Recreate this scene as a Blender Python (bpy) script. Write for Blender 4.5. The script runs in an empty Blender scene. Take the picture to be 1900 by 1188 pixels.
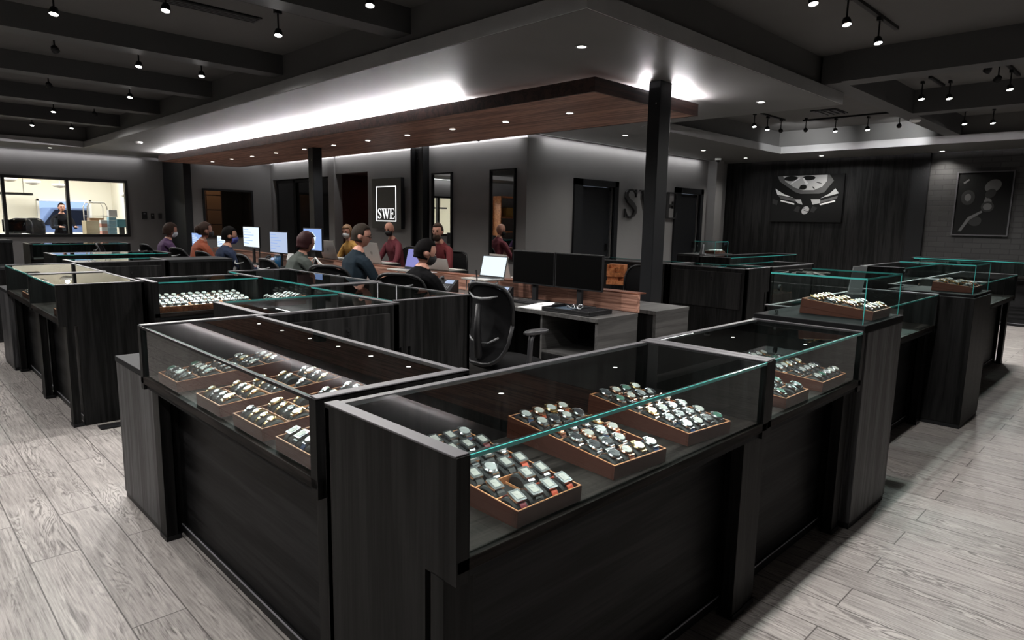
import bpy, bmesh, math, random
from mathutils import Vector, Matrix
random.seed(7)
PI = math.pi
SC = bpy.context.scene
COL = SC.collection

# ------------------------------------------------------------------ camera
def make_camera():
    pitch, yaw, roll, f = math.radians(8.5896), math.radians(45.367), math.radians(1.0445), 1212.4
    W = Vector((math.cos(yaw)*math.cos(pitch), math.sin(yaw)*math.cos(pitch), -math.sin(pitch)))
    R = Vector((math.sin(yaw), -math.cos(yaw), 0.0))
    U = R.cross(W)
    c, s = math.cos(roll), math.sin(roll)
    R2 = c*R + s*U
    U2 = -s*R + c*U
    cam = bpy.data.cameras.new('camera')
    cam.sensor_width = 36.0
    cam.lens = f/1900.0*36.0
    cam.clip_start = 0.05
    cam.clip_end = 100
    o = bpy.data.objects.new('camera', cam)
    COL.objects.link(o)
    M = Matrix((R2, U2, -W)).transposed().to_4x4()
    M.translation = Vector((0, 0, 1.45))
    o.matrix_world = M
    SC.camera = o
make_camera()

# ------------------------------------------------------------------ world and exposure
wd = bpy.data.worlds.new('world')
SC.world = wd
wd.use_nodes = True
wd.node_tree.nodes['Background'].inputs[0].default_value = (0.55, 0.65, 0.8, 1)
wd.node_tree.nodes['Background'].inputs[1].default_value = 0.6
SC.view_settings.view_transform = 'Standard'
SC.view_settings.look = 'None'
SC.view_settings.exposure = 0.0
SC.view_settings.gamma = 1.0
SC.view_settings.use_curve_mapping = False
try:
    SC.cycles.max_bounces = 10
    SC.cycles.transparent_max_bounces = 24
    SC.cycles.sample_clamp_indirect = 4.0
    SC.cycles.caustics_reflective = False
    SC.cycles.caustics_refractive = False
except Exception:
    pass

SPOT_W = 130.0        # ceiling track lamps
DOWN_W = 45.0         # recessed downlights
COVE_E = 900.0         # cove strip emission
CASE_W = 1.6          # light bar inside a case, watts per metre
ROOM_W = 72.0        # back room lamps

def area(name, loc, rot, sx, sy, w, col=(1, 1, 1), parent=None, spread=PI):
    l = bpy.data.lights.new(name, 'AREA')
    l.shape = 'RECTANGLE'; l.size = sx; l.size_y = sy; l.energy = w; l.color = col
    l.spread = spread
    o = bpy.data.objects.new(name, l); COL.objects.link(o)
    o.location = loc; o.rotation_euler = rot
    if parent: o.parent = parent
    return o

# ------------------------------------------------------------------ materials
MAT = {}
def nodes(name):
    m = bpy.data.materials.new(name); m.use_nodes = True
    MAT[name] = m
    nt = m.node_tree
    return m, nt, nt.nodes['Principled BSDF']

def simple(name, col, rough=0.5, metal=0.0, spec=0.5, emit=None, es=0.0, noise=0.0, nscale=20.0):
    m, nt, b = nodes(name)
    b.inputs['Base Color'].default_value = (*col, 1)
    b.inputs['Roughness'].default_value = rough
    b.inputs['Metallic'].default_value = metal
    b.inputs['Specular IOR Level'].default_value = spec
    if emit:
        b.inputs['Emission Color'].default_value = (*emit, 1)
        b.inputs['Emission Strength'].default_value = es
    if noise > 0:
        tc = nt.nodes.new('ShaderNodeTexCoord')
        nz = nt.nodes.new('ShaderNodeTexNoise'); nz.inputs['Scale'].default_value = nscale
        nz.inputs['Detail'].default_value = 4
        nt.links.new(tc.outputs['Object'], nz.inputs['Vector'])
        mx = nt.nodes.new('ShaderNodeMix'); mx.data_type = 'RGBA'
        mx.inputs[6].default_value = (*[c*(1-noise) for c in col], 1)
        mx.inputs[7].default_value = (*[min(1, c*(1+noise)) for c in col], 1)
        nt.links.new(nz.outputs['Fac'], mx.inputs[0])
        nt.links.new(mx.outputs[2], b.inputs['Base Color'])
    return m

def wood(name, c1, c2, axis='z', rough=0.4, scale=1.0, bump=0.15, spec=0.5):
    m, nt, b = nodes(name)
    tc = nt.nodes.new('ShaderNodeTexCoord')
    mp = nt.nodes.new('ShaderNodeMapping')
    st = {'x': (0.35, 7, 7), 'y': (7, 0.35, 7), 'z': (7, 7, 0.35)}[axis]
    mp.inputs['Scale'].default_value = [s*scale for s in st]
    nt.links.new(tc.outputs['Object'], mp.inputs['Vector'])
    n1 = nt.nodes.new('ShaderNodeTexNoise'); n1.inputs['Scale'].default_value = 1.3
    n1.inputs['Detail'].default_value = 5; n1.inputs['Distortion'].default_value = 0.6
    nt.links.new(mp.outputs[0], n1.inputs['Vector'])
    # rings from the low-frequency noise give cathedral grain
    mu = nt.nodes.new('ShaderNodeMath'); mu.operation = 'MULTIPLY'; mu.inputs[1].default_value = 26
    nt.links.new(n1.outputs['Fac'], mu.inputs[0])
    si = nt.nodes.new('ShaderNodeMath'); si.operation = 'SINE'
    nt.links.new(mu.outputs[0], si.inputs[0])
    n2 = nt.nodes.new('ShaderNodeTexNoise'); n2.inputs['Scale'].default_value = 14
    n2.inputs['Detail'].default_value = 6
    nt.links.new(mp.outputs[0], n2.inputs['Vector'])
    ad = nt.nodes.new('ShaderNodeMath'); ad.operation = 'MULTIPLY_ADD'
    ad.inputs[1].default_value = 0.22
    nt.links.new(si.outputs[0], ad.inputs[0]); nt.links.new(n2.outputs['Fac'], ad.inputs[2])
    cr = nt.nodes.new('ShaderNodeValToRGB')
    cr.color_ramp.elements[0].position = 0.25; cr.color_ramp.elements[0].color = (*c1, 1)
    cr.color_ramp.elements[1].position = 0.8; cr.color_ramp.elements[1].color = (*c2, 1)
    nt.links.new(ad.outputs[0], cr.inputs[0])
    nt.links.new(cr.outputs[0], b.inputs['Base Color'])
    b.inputs['Roughness'].default_value = rough
    b.inputs['Specular IOR Level'].default_value = spec
    bp = nt.nodes.new('ShaderNodeBump'); bp.inputs['Strength'].default_value = bump
    bp.inputs['Distance'].default_value = 0.002
    nt.links.new(ad.outputs[0], bp.inputs['Height'])
    nt.links.new(bp.outputs[0], b.inputs['Normal'])
    return m

def glass(name, tint=(0.93, 0.98, 0.97), refl=1.0):
    m = bpy.data.materials.new(name); m.use_nodes = True; MAT[name] = m
    nt = m.node_tree; nt.nodes.clear()
    out = nt.nodes.new('ShaderNodeOutputMaterial')
    tr = nt.nodes.new('ShaderNodeBsdfTransparent'); tr.inputs[0].default_value = (*tint, 1)
    gl = nt.nodes.new('ShaderNodeBsdfGlossy'); gl.inputs['Roughness'].default_value = 0.0
    gl.inputs[0].default_value = (refl, refl, refl, 1)
    fr = nt.nodes.new('ShaderNodeFresnel'); fr.inputs[0].default_value = 1.5
    # the far surface of the pane would otherwise reflect internally without refraction
    ge = nt.nodes.new('ShaderNodeNewGeometry')
    sb = nt.nodes.new('ShaderNodeMath'); sb.operation = 'SUBTRACT'; sb.inputs[0].default_value = 1.0
    nt.links.new(ge.outputs['Backfacing'], sb.inputs[1])
    ml = nt.nodes.new('ShaderNodeMath'); ml.operation = 'MULTIPLY'
    nt.links.new(fr.outputs[0], ml.inputs[0]); nt.links.new(sb.outputs[0], ml.inputs[1])
    mx = nt.nodes.new('ShaderNodeMixShader')
    nt.links.new(ml.outputs[0], mx.inputs[0])
    nt.links.new(tr.outputs[0], mx.inputs[1]); nt.links.new(gl.outputs[0], mx.inputs[2])
    nt.links.new(mx.outputs[0], out.inputs[0])
    return m

def emis(name, col, s):
    m = bpy.data.materials.new(name); m.use_nodes = True; MAT[name] = m
    nt = m.node_tree; nt.nodes.clear()
    out = nt.nodes.new('ShaderNodeOutputMaterial')
    e = nt.nodes.new('ShaderNodeEmission'); e.inputs[0].default_value = (*col, 1); e.inputs[1].default_value = s
    nt.links.new(e.outputs[0], out.inputs[0])
    return m

wood('black_wood', (0.003, 0.003, 0.003), (0.0125, 0.0122, 0.0122), 'z', 0.5, spec=0.11)
wood('black_wood_x', (0.0045, 0.0045, 0.0048), (0.017, 0.017, 0.0178), 'x', 0.5, spec=0.10)
wood('grey_wood', (0.022, 0.0225, 0.024), (0.085, 0.085, 0.089), 'z', 0.5, spec=0.25)
wood('black_panel', (0.007, 0.007, 0.007), (0.020, 0.0195, 0.0195), 'z', 0.5, 0.8, spec=0.12)
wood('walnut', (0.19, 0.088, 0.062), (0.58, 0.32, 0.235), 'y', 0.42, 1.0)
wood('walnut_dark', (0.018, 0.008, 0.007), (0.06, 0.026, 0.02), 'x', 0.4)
wood('walnut_edge', (0.10, 0.035, 0.02), (0.27, 0.10, 0.055), 'y', 0.35)
wood('orange_wood', (0.28, 0.09, 0.03), (0.55, 0.22, 0.09), 'x', 0.4)
wood('deck_wood', (0.006, 0.0052, 0.0047), (0.030, 0.025, 0.023), 'x', 0.5, spec=0.04)
wood('desk_grey', (0.045, 0.044, 0.043), (0.085, 0.083, 0.081), 'y', 0.45, 1.0, 0.05)
simple('cap', (0.085, 0.083, 0.088), 0.45, spec=0.16)
simple('ledge', (0.020, 0.021, 0.022), 0.6, spec=0.05)
simple('black_metal', (0.012, 0.012, 0.013), 0.45, 0.0, spec=0.2, noise=0.15, nscale=8)
simple('post_paint', (0.010, 0.011, 0.013), 0.45, spec=0.3, noise=0.12, nscale=6)
simple('wall_paint', (0.19, 0.187, 0.189), 0.75, noise=0.06, nscale=3)
simple('ceiling_paint', (0.11, 0.107, 0.103), 0.8, noise=0.08, nscale=3)
simple('soffit_paint', (0.11, 0.108, 0.105), 0.55, noise=0.1, nscale=2.5)
simple('fascia_paint', (0.33, 0.33, 0.33), 0.42, noise=0.15, nscale=4)
simple('beam_paint', (0.07, 0.07, 0.071), 0.6, noise=0.1, nscale=3)
simple('beam_bottom', (0.10, 0.10, 0.10), 0.6, noise=0.1, nscale=3)
simple('leather', (0.075, 0.025, 0.017), 0.55, spec=0.2, noise=0.12, nscale=60)
simple('tray_lip', (0.62, 0.27, 0.12), 0.5, noise=0.1, nscale=40)
simple('felt', (0.012, 0.012, 0.013), 0.85, noise=0.2, nscale=90)
simple('cushion', (0.016, 0.016, 0.017), 0.55, noise=0.2, nscale=80)
simple('steel', (0.58, 0.59, 0.61), 0.22, 1.0)
simple('gold', (0.85, 0.60, 0.30), 0.22, 1.0)
simple('rose', (0.86, 0.50, 0.36), 0.22, 1.0)
simple('brushed', (0.45, 0.45, 0.47), 0.35, 1.0)
simple('dial_white', (0.32, 0.31, 0.29), 0.4)
simple('dial_black', (0.02, 0.02, 0.025), 0.25)
simple('dial_silver', (0.5, 0.5, 0.5), 0.3, 0.5)
simple('dial_green', (0.03, 0.10, 0.07), 0.25)
simple('dial_ink', (0.03, 0.03, 0.035), 0.5)
simple('strap_red', (0.50, 0.07, 0.03), 0.5)
simple('strap_navy', (0.02, 0.05, 0.13), 0.5)
simple('strap_black', (0.02, 0.02, 0.02), 0.45)
simple('strap_brown', (0.16, 0.05, 0.03), 0.5)
simple('strap_wine', (0.16, 0.02, 0.03), 0.5)
simple('white_tag', (0.85, 0.85, 0.85), 0.5)
simple('kick_highlight', (0.30, 0.30, 0.33), 0.4)  # trim strip with its thin highlight put into a lighter colour
simple('glass_edge', (0.06, 0.40, 0.37), 0.15, 0.0, 0.9)
simple('black_plastic', (0.010, 0.010, 0.011), 0.5, spec=0.3)
simple('dark_plastic', (0.03, 0.03, 0.033), 0.4)
simple('mesh_black', (0.005, 0.005, 0.0055), 0.8, spec=0.1)
simple('grey_plastic', (0.16, 0.165, 0.17), 0.4)
simple('silver', (0.52, 0.50, 0.47), 0.4, 0.6)
simple('white', (0.8, 0.8, 0.8), 0.5)
simple('paper', (0.85, 0.85, 0.86), 0.7)
simple('chrome', (0.8, 0.8, 0.8), 0.12, 1.0)
simple('skin', (0.42, 0.21, 0.155), 0.55, spec=0.3, noise=0.08, nscale=12)
simple('skin_tan', (0.36, 0.18, 0.12), 0.5, noise=0.08, nscale=12)
simple('hair_dark', (0.0035, 0.003, 0.003), 0.8, spec=0.06, noise=0.3, nscale=40)
simple('hair_brown', (0.032, 0.018, 0.013), 0.7, spec=0.15, noise=0.3, nscale=40)
simple('hair_auburn', (0.028, 0.007, 0.008), 0.6, spec=0.2, noise=0.3, nscale=40)
simple('hair_blond', (0.22, 0.12, 0.06), 0.5, noise=0.3, nscale=40)
simple('hair_greybrown', (0.022, 0.016, 0.012), 0.8, spec=0.15, noise=0.3, nscale=40)
simple('cloth_sage', (0.055, 0.063, 0.057), 0.9, spec=0.1, noise=0.1, nscale=30)
simple('cloth_navy', (0.009, 0.015, 0.021), 0.9, spec=0.1, noise=0.1, nscale=30)
simple('cloth_black', (0.0035, 0.0035, 0.004), 0.9, spec=0.06, noise=0.1, nscale=30)
simple('cloth_maroon', (0.14, 0.022, 0.035), 0.85, noise=0.1, nscale=30)
simple('cloth_red', (0.13, 0.012, 0.016), 0.85, noise=0.1, nscale=30)
simple('cloth_purple', (0.055, 0.02, 0.07), 0.85, noise=0.1, nscale=30)
simple('cloth_orange', (0.22, 0.045, 0.015), 0.85, noise=0.1, nscale=30)
simple('cloth_bluepattern', (0.016, 0.022, 0.042), 0.9, spec=0.1, noise=0.6, nscale=45)
simple('cloth_yellow', (0.45, 0.25, 0.06), 0.85, noise=0.3, nscale=45)
simple('cloth_dark', (0.006, 0.006, 0.008), 0.9, spec=0.1)
simple('mask_black', (0.012, 0.012, 0.013), 0.7)
simple('mask_blue', (0.06, 0.07, 0.28), 0.7)
simple('mask_white', (0.6, 0.62, 0.66), 0.7)
simple('blue_mug', (0.01, 0.09, 0.22), 0.3)
simple('blue_felt', (0.03, 0.05, 0.075), 0.7)
simple('cream_wall', (0.72, 0.70, 0.62), 0.8)
simple('white_ceiling', (0.8, 0.8, 0.76), 0.8)
simple('brown_board', (0.30, 0.17, 0.09), 0.7)
simple('pale_blue', (0.28, 0.50, 0.62), 0.6)
simple('teal_box', (0.10, 0.28, 0.34), 0.6)
simple('tan_box', (0.42, 0.36, 0.25), 0.7)
simple('pink_box', (0.62, 0.32, 0.26), 0.6)
simple('shop_brown', (0.16, 0.085, 0.045), 0.7)
simple('car_body', (0.55, 0.60, 0.72), 0.3)
simple('car_dark', (0.03, 0.03, 0.04), 0.3)
simple('reflected_ground', (0.16, 0.26, 0.5), 0.8)
simple('dark_room', (0.02, 0.018, 0.017), 0.8)
simple('dark_glass', (0.012, 0.013, 0.014), 0.08)
simple('red_lit_wall', (0.04, 0.008, 0.008), 0.7)  # dim red light of the corridor put into its wall colour
simple('pic_black', (0.007, 0.007, 0.007), 0.7, spec=0.15)
simple('pic_dark', (0.025, 0.025, 0.025), 0.7, spec=0.2)
simple('pic_mid', (0.08, 0.08, 0.08), 0.6)
simple('pic_light', (0.42, 0.42, 0.42), 0.4)
simple('pic_white', (0.75, 0.75, 0.75), 0.4)
simple('letters_dark', (0.022, 0.022, 0.023), 0.5)
simple('sign_panel', (0.020, 0.022, 0.026), 0.4)
simple('mirror', (0.85, 0.87, 0.86), 0.0, 1.0)
simple('screen_off', (0.0025, 0.0025, 0.0025), 0.5, spec=0.02)
emis('screen_white', (0.80, 0.92, 1.0), 1.15)
emis('screen_blue', (0.35, 0.52, 0.95), 0.9)
emis('screen_lilac', (0.33, 0.33, 0.75), 0.8)
emis('screen_pale', (0.62, 0.74, 1.0), 0.8)
emis('lens_on', (1.0, 0.96, 0.90), 45.0)
emis('lens_dim', (1.0, 0.96, 0.90), 1.2)
emis('down_on', (1.0, 0.97, 0.92), 12.0)
emis('cove_strip', (1.0, 0.95, 0.97), COVE_E)
emis('sign_lit', (1.0, 1.0, 1.0), 1.5)
emis('room_tube', (1.0, 0.98, 0.95), 9.0)
emis('reflected_sky', (0.45, 0.62, 1.0), 1.3)
glass('pane', refl=0.6)
glass('pane_window', (0.97, 0.98, 0.98), 0.6)

def floor_material():
    m, nt, b = nodes('floor_planks')
    tc = nt.nodes.new('ShaderNodeTexCoord')
    sx = nt.nodes.new('ShaderNodeSeparateXYZ'); nt.links.new(tc.outputs['Object'], sx.inputs[0])
    cx = nt.nodes.new('ShaderNodeCombineXYZ')
    nt.links.new(sx.outputs['Y'], cx.inputs['X']); nt.links.new(sx.outputs['X'], cx.inputs['Y'])
    br = nt.nodes.new('ShaderNodeTexBrick')
    br.offset = 0.37; br.inputs['Scale'].default_value = 1.0
    br.inputs['Brick Width'].default_value = 1.22; br.inputs['Row Height'].default_value = 0.182
    br.inputs['Mortar Size'].default_value = 0.0026; br.inputs['Mortar Smooth'].default_value = 0.1
    br.inputs['Color1'].default_value = (0, 0, 0, 1); br.inputs['Color2'].default_value = (1, 1, 1, 1)
    br.inputs['Mortar'].default_value = (0.5, 0.5, 0.5, 1)
    nt.links.new(cx.outputs[0], br.inputs['Vector'])
    # per plank offset of the grain
    vm = nt.nodes.new('ShaderNodeVectorMath'); vm.operation = 'SCALE'
    nt.links.new(br.outputs['Color'], vm.inputs[0]); vm.inputs['Scale'].default_value = 9.0
    va = nt.nodes.new('ShaderNodeVectorMath'); va.operation = 'ADD'
    nt.links.new(cx.outputs[0], va.inputs[0]); nt.links.new(vm.outputs[0], va.inputs[1])
    mp = nt.nodes.new('ShaderNodeMapping'); mp.inputs['Scale'].default_value = (0.9, 5.5, 3)
    nt.links.new(va.outputs[0], mp.inputs['Vector'])
    n1 = nt.nodes.new('ShaderNodeTexNoise'); n1.inputs['Scale'].default_value = 1.6
    n1.inputs['Detail'].default_value = 4; n1.inputs['Distortion'].default_value = 0.8
    nt.links.new(mp.outputs[0], n1.inputs['Vector'])
    mu = nt.nodes.new('ShaderNodeMath'); mu.operation = 'MULTIPLY'; mu.inputs[1].default_value = 95
    nt.links.new(n1.outputs['Fac'], mu.inputs[0])
    si = nt.nodes.new('ShaderNodeMath'); si.operation = 'SINE'; nt.links.new(mu.outputs[0], si.inputs[0])
    mp2 = nt.nodes.new('ShaderNodeMapping'); mp2.inputs['Scale'].default_value = (3, 60, 3)
    nt.links.new(va.outputs[0], mp2.inputs['Vector'])
    n2 = nt.nodes.new('ShaderNodeTexNoise'); n2.inputs['Scale'].default_value = 2.2; n2.inputs['Detail'].default_value = 9; n2.inputs['Roughness'].default_value = 0.62
    nt.links.new(mp2.outputs[0], n2.inputs['Vector'])
    n3 = nt.nodes.new('ShaderNodeTexNoise'); n3.inputs['Scale'].default_value = 2.2; n3.inputs['Detail'].default_value = 3
    nt.links.new(mp.outputs[0], n3.inputs['Vector'])
    # rings appear only in patches
    ramp = nt.nodes.new('ShaderNodeValToRGB')
    ramp.color_ramp.elements[0].position = 0.47; ramp.color_ramp.elements[1].position = 0.66
    nt.links.new(n3.outputs['Fac'], ramp.inputs[0])
    rg = nt.nodes.new('ShaderNodeMath'); rg.operation = 'MULTIPLY'
    nt.links.new(si.outputs[0], rg.inputs[0]); nt.links.new(ramp.outputs[0], rg.inputs[1])
    a1 = nt.nodes.new('ShaderNodeMath'); a1.operation = 'MULTIPLY_ADD'; a1.inputs[1].default_value = 0.21
    nt.links.new(rg.outputs[0], a1.inputs[0]); nt.links.new(n2.outputs['Fac'], a1.inputs[2])
    a2 = nt.nodes.new('ShaderNodeMath'); a2.operation = 'MULTIPLY_ADD'; a2.inputs[1].default_value = 0.12
    nt.links.new(br.outputs['Color'], a2.inputs[0]); nt.links.new(a1.outputs[0], a2.inputs[2])
    cr = nt.nodes.new('ShaderNodeValToRGB')
    e = cr.color_ramp.elements
    e[0].position = 0.28; e[0].color = (0.12, 0.109, 0.102, 1)
    e[1].position = 0.80; e[1].color = (0.48, 0.445, 0.42, 1)
    e2 = cr.color_ramp.elements.new(0.52); e2.color = (0.315, 0.29, 0.275, 1)
    nt.links.new(a2.outputs[0], cr.inputs[0])
    mm = nt.nodes.new('ShaderNodeMix'); mm.data_type = 'RGBA'
    nt.links.new(br.outputs['Fac'], mm.inputs[0]); nt.links.new(cr.outputs[0], mm.inputs[6])
    mm.inputs[7].default_value = (0.10, 0.09, 0.085, 1)
    nt.links.new(mm.outputs[2], b.inputs['Base Color'])
    b.inputs['Roughness'].default_value = 0.5
    b.inputs['Specular IOR Level'].default_value = 0.35
    bp = nt.nodes.new('ShaderNodeBump'); bp.inputs['Strength'].default_value = 0.2; bp.inputs['Distance'].default_value = 0.002
    nt.links.new(a1.outputs[0], bp.inputs['Height']); nt.links.new(bp.outputs[0], b.inputs['Normal'])
floor_material()

def brick_material():
    m, nt, b = nodes('dark_brick')
    tc = nt.nodes.new('ShaderNodeTexCoord')
    sx = nt.nodes.new('ShaderNodeSeparateXYZ'); nt.links.new(tc.outputs['Object'], sx.inputs[0])
    cx = nt.nodes.new('ShaderNodeCombineXYZ')
    nt.links.new(sx.outputs['Y'], cx.inputs['X']); nt.links.new(sx.outputs['Z'], cx.inputs['Y'])
    br = nt.nodes.new('ShaderNodeTexBrick')
    br.inputs['Scale'].default_value = 1.0; br.inputs['Brick Width'].default_value = 0.26; br.inputs['Row Height'].default_value = 0.088
    br.inputs['Mortar Size'].default_value = 0.006
    br.inputs['Color1'].default_value = (0.024, 0.023, 0.023, 1); br.inputs['Color2'].default_value = (0.034, 0.033, 0.032, 1)
    br.inputs['Mortar'].default_value = (0.014, 0.014, 0.014, 1)
    nt.links.new(cx.outputs[0], br.inputs['Vector']); nt.links.new(br.outputs['Color'], b.inputs['Base Color'])
    bp = nt.nodes.new('ShaderNodeBump'); bp.inputs['Strength'].default_value = 0.8; bp.inputs['Distance'].default_value = 0.01
    bp.invert = True
    nt.links.new(br.outputs['Fac'], bp.inputs['Height']); nt.links.new(bp.outputs[0], b.inputs['Normal'])
    b.inputs['Roughness'].default_value = 0.55
brick_material()

# ------------------------------------------------------------------ mesh helpers
class MB:
    def __init__(s): s.v = []; s.f = []; s.mi = []; s.cur = 0
    def add(s, vs, fs):
        o = len(s.v); s.v += [tuple(p) for p in vs]
        for f in fs: s.f.append(tuple(i+o for i in f)); s.mi.append(s.cur)
        return s
    def mat(s, i): s.cur = i; return s
    def box(s, x0, x1, y0, y1, z0, z1):
        vs = [(x, y, z) for z in (z0, z1) for y in (y0, y1) for x in (x0, x1)]
        return s.add(vs, [(0, 2, 3, 1), (4, 5, 7, 6), (0, 1, 5, 4), (2, 6, 7, 3), (0, 4, 6, 2), (1, 3, 7, 5)])
    def xf(s, M, sub):
        """add another builder transformed by matrix M"""
        o = len(s.v); s.v += [tuple(M @ Vector(p)) for p in sub.v]
        for f, m in zip(sub.f, sub.mi): s.f.append(tuple(i+o for i in f)); s.mi.append(m)
        return s
    def prism(s, pts, a, b, axis='z'):
        """extrude 2-D polygon pts between a and b along axis"""
        n = len(pts)
        def P(p, h):
            return {'z': (p[0], p[1], h), 'y': (p[0], h, p[1]), 'x': (h, p[0], p[1])}[axis]
        vs = [P(p, a) for p in pts] + [P(p, b) for p in pts]
        fs = [tuple(range(n))[::-1], tuple(range(n, 2*n))] + [(i, (i+1) % n, n+(i+1) % n, n+i) for i in range(n)]
        return s.add(vs, fs)
    def rings(s, rings, cap=True):
        n = len(rings[0]); vs = [p for r in rings for p in r]; fs = []
        for k in range(len(rings)-1):
            for i in range(n):
                j = (i+1) % n
                fs.append((k*n+i, k*n+j, (k+1)*n+j, (k+1)*n+i))
        if cap:
            fs.append(tuple(range(n))[::-1]); fs.append(tuple((len(rings)-1)*n+i for i in range(n)))
        return s.add(vs, fs)
    def cyl(s, c, r, h, n=16, axis='z', r2=None):
        r2 = r if r2 is None else r2
        R = []
        for hh, rr in ((0, r), (h, r2)):
            ring = []
            for i in range(n):
                a = 2*PI*i/n; x, y = rr*math.cos(a), rr*math.sin(a)
                d = {'z': (x, y, hh), 'y': (x, hh, y), 'x': (hh, x, y)}[axis]
                ring.append((c[0]+d[0], c[1]+d[1], c[2]+d[2]))
            R.append(ring)
        return s.rings(R)
    def lathe(s, c, prof, n=16):
        return s.rings([[(c[0]+r*math.cos(2*PI*i/n), c[1]+r*math.sin(2*PI*i/n), c[2]+z) for i in range(n)] for r, z in prof])
    def tube(s, pts, r, n=8):
        pts = [Vector(p) for p in pts]; R = []
        rr = r if isinstance(r, (list, tuple)) else [r]*len(pts)
        up = Vector((0, 0, 1)); prev = None
        for i, p in enumerate(pts):
            t = (pts[min(i+1, len(pts)-1)]-pts[max(i-1, 0)]).normalized()
            if prev is None:
                a = t.cross(up)
                if a.length < 1e-3: a = t.cross(Vector((1, 0, 0)))
                a.normalize()
            else:
                a = prev - t*prev.dot(t); a.normalize()
            prev = a; b = t.cross(a)
            R.append([tuple(p + (a*math.cos(2*PI*k/n)+b*math.sin(2*PI*k/n))*rr[i]) for k in range(n)])
        return s.rings(R)
    def ell(s, c, rx, ry, rz, n=16, m=10, zmin=-1.0, zmax=1.0):
        R = []
        for j in range(m+1):
            t = zmin+(zmax-zmin)*j/m
            ph = math.asin(max(-1, min(1, t)))
            cr = max(math.cos(ph), 0.02)
            R.append([(c[0]+rx*cr*math.cos(2*PI*i/n), c[1]+ry*cr*math.sin(2*PI*i/n), c[2]+rz*t) for i in range(n)])
        return s.rings(R)
    def build(s, name, mats, parent=None, smooth=False, bevel=0.0, loc=None, rot=None, segs=2):
        me = bpy.data.meshes.new(name)
        me.from_pydata(s.v, [], s.f)
        if not isinstance(mats, (list, tuple)): mats = [mats]
        for m in mats: me.materials.append(MAT[m] if isinstance(m, str) else m)
        for p, i in zip(me.polygons, s.mi):
            p.material_index = i; p.use_smooth = smooth
        bm = bmesh.new(); bm.from_mesh(me); bmesh.ops.recalc_face_normals(bm, faces=bm.faces); bm.to_mesh(me); bm.free()
        me.update()
        o = bpy.data.objects.new(name, me); COL.objects.link(o)
        if parent is not None: o.parent = parent
        if loc is not None: o.location = loc
        if rot is not None: o.rotation_euler = rot
        if bevel > 0:
            b = o.modifiers.new('bevel', 'BEVEL'); b.width = bevel; b.segments = segs; b.limit_method = 'ANGLE'
        return o

def B(x0, x1, y0, y1, z0, z1): return MB().box(x0, x1, y0, y1, z0, z1)
def tag(o, label=None, cat=None, group=None, kind=None):
    if label: o['label'] = label
    if cat: o['category'] = cat
    if group: o['group'] = group
    if kind: o['kind'] = kind
    return o
def thing(name, label, cat, loc=(0, 0, 0), rz=0.0, group=None):
    o = bpy.data.objects.new(name, None); COL.objects.link(o)
    o.empty_display_size = 0.1
    o.location = loc; o.rotation_euler = (0, 0, rz)
    return tag(o, label, cat, group)
def copy_tree(o, parent=None):
    c = o.copy(); COL.objects.link(c); c.parent = parent
    for ch in list(KIDS.get(o.name, [])) or [k for k in o.children]:
        copy_tree(ch, c)
    return c
KIDS = {}
def struct(mb, name, mats, **k):
    o = mb.build(name, mats, **k); o['kind'] = 'structure'; return o
ORD = ['first', 'second', 'third', 'fourth', 'fifth', 'sixth', 'seventh', 'eighth', 'ninth', 'tenth', 'eleventh', 'twelfth']
# ------------------------------------------------------------------ setting
struct(B(-3.2, 13.5, -3.2, 17.2, -0.06, 0.0), 'floor', 'floor_planks')
struct(B(-3.4, 13.7, -3.4, 17.4, 3.15, 3.25), 'ceiling', 'ceiling_paint')

def wall_with_holes(name, axis, c0, c1, u0, u1, z0, z1, holes, mat):
    """axis 'x': wall slab between x=c0..c1 running along y; 'y': slab between y=c0..c1 running along x"""
    mb = MB(); us = sorted(holes, key=lambda h: h[0]); cur = u0
    def bx(a, b, p, q):
        if b-a < 1e-4 or q-p < 1e-4: return
        if axis == 'x': mb.box(c0, c1, a, b, p, q)
        else: mb.box(a, b, c0, c1, p, q)
    for a, b, p, q in us:
        bx(cur, a, z0, z1); bx(a, b, z0, p); bx(a, b, q, z1); cur = b
    bx(cur, u1, z0, z1)
    return struct(mb, name, mat)

wall_with_holes('wall_left', 'y', 17.0, 17.15, -3.2, 5.3, 0, 3.15, [(-1.35, 4.37, 0.95, 2.20)], 'wall_paint')
wall_with_holes('wall_alcove', 'y', 15.72, 15.87, 5.3, 7.17, 0, 3.15, [(5.56, 6.70, 0.95, 2.06)], 'wall_paint')
struct(B(5.14, 5.30, 15.62, 17.0, 0, 3.15), 'wall_return', 'post_paint')
wall_with_holes('wall_sign', 'x', 7.17, 7.32, 7.0, 15.87, 0, 3.15,
                [(11.38, 12.62, 0, 2.37), (12.86, 15.60, 0, 2.33)], 'wall_paint')
wall_with_holes('wall_doors', 'y', 7.0, 7.15, 7.32, 13.45, 0, 3.15, [(8.45, 9.33, 0, 2.06), (11.47, 12.22, 0, 2.06)], 'wall_paint')
struct(B(13.3, 13.45, 3.46, 7.0, 0, 3.15), 'wall_panelled', 'black_panel')
struct(B(13.3, 13.45, -3.2, 3.20, 0, 3.15), 'wall_brick', 'dark_brick')
struct(B(-3.2, 13.5, -3.35, -3.2, 0, 3.15), 'wall_rear', 'wall_paint')
struct(B(-3.35, -3.2, -3.35, 17.15, 0, 3.15), 'wall_aisle', 'wall_paint')
struct(B(12.50, 12.78, 6.80, 7.0, 0, 2.75), 'trim_1', 'wall_paint')
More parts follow.
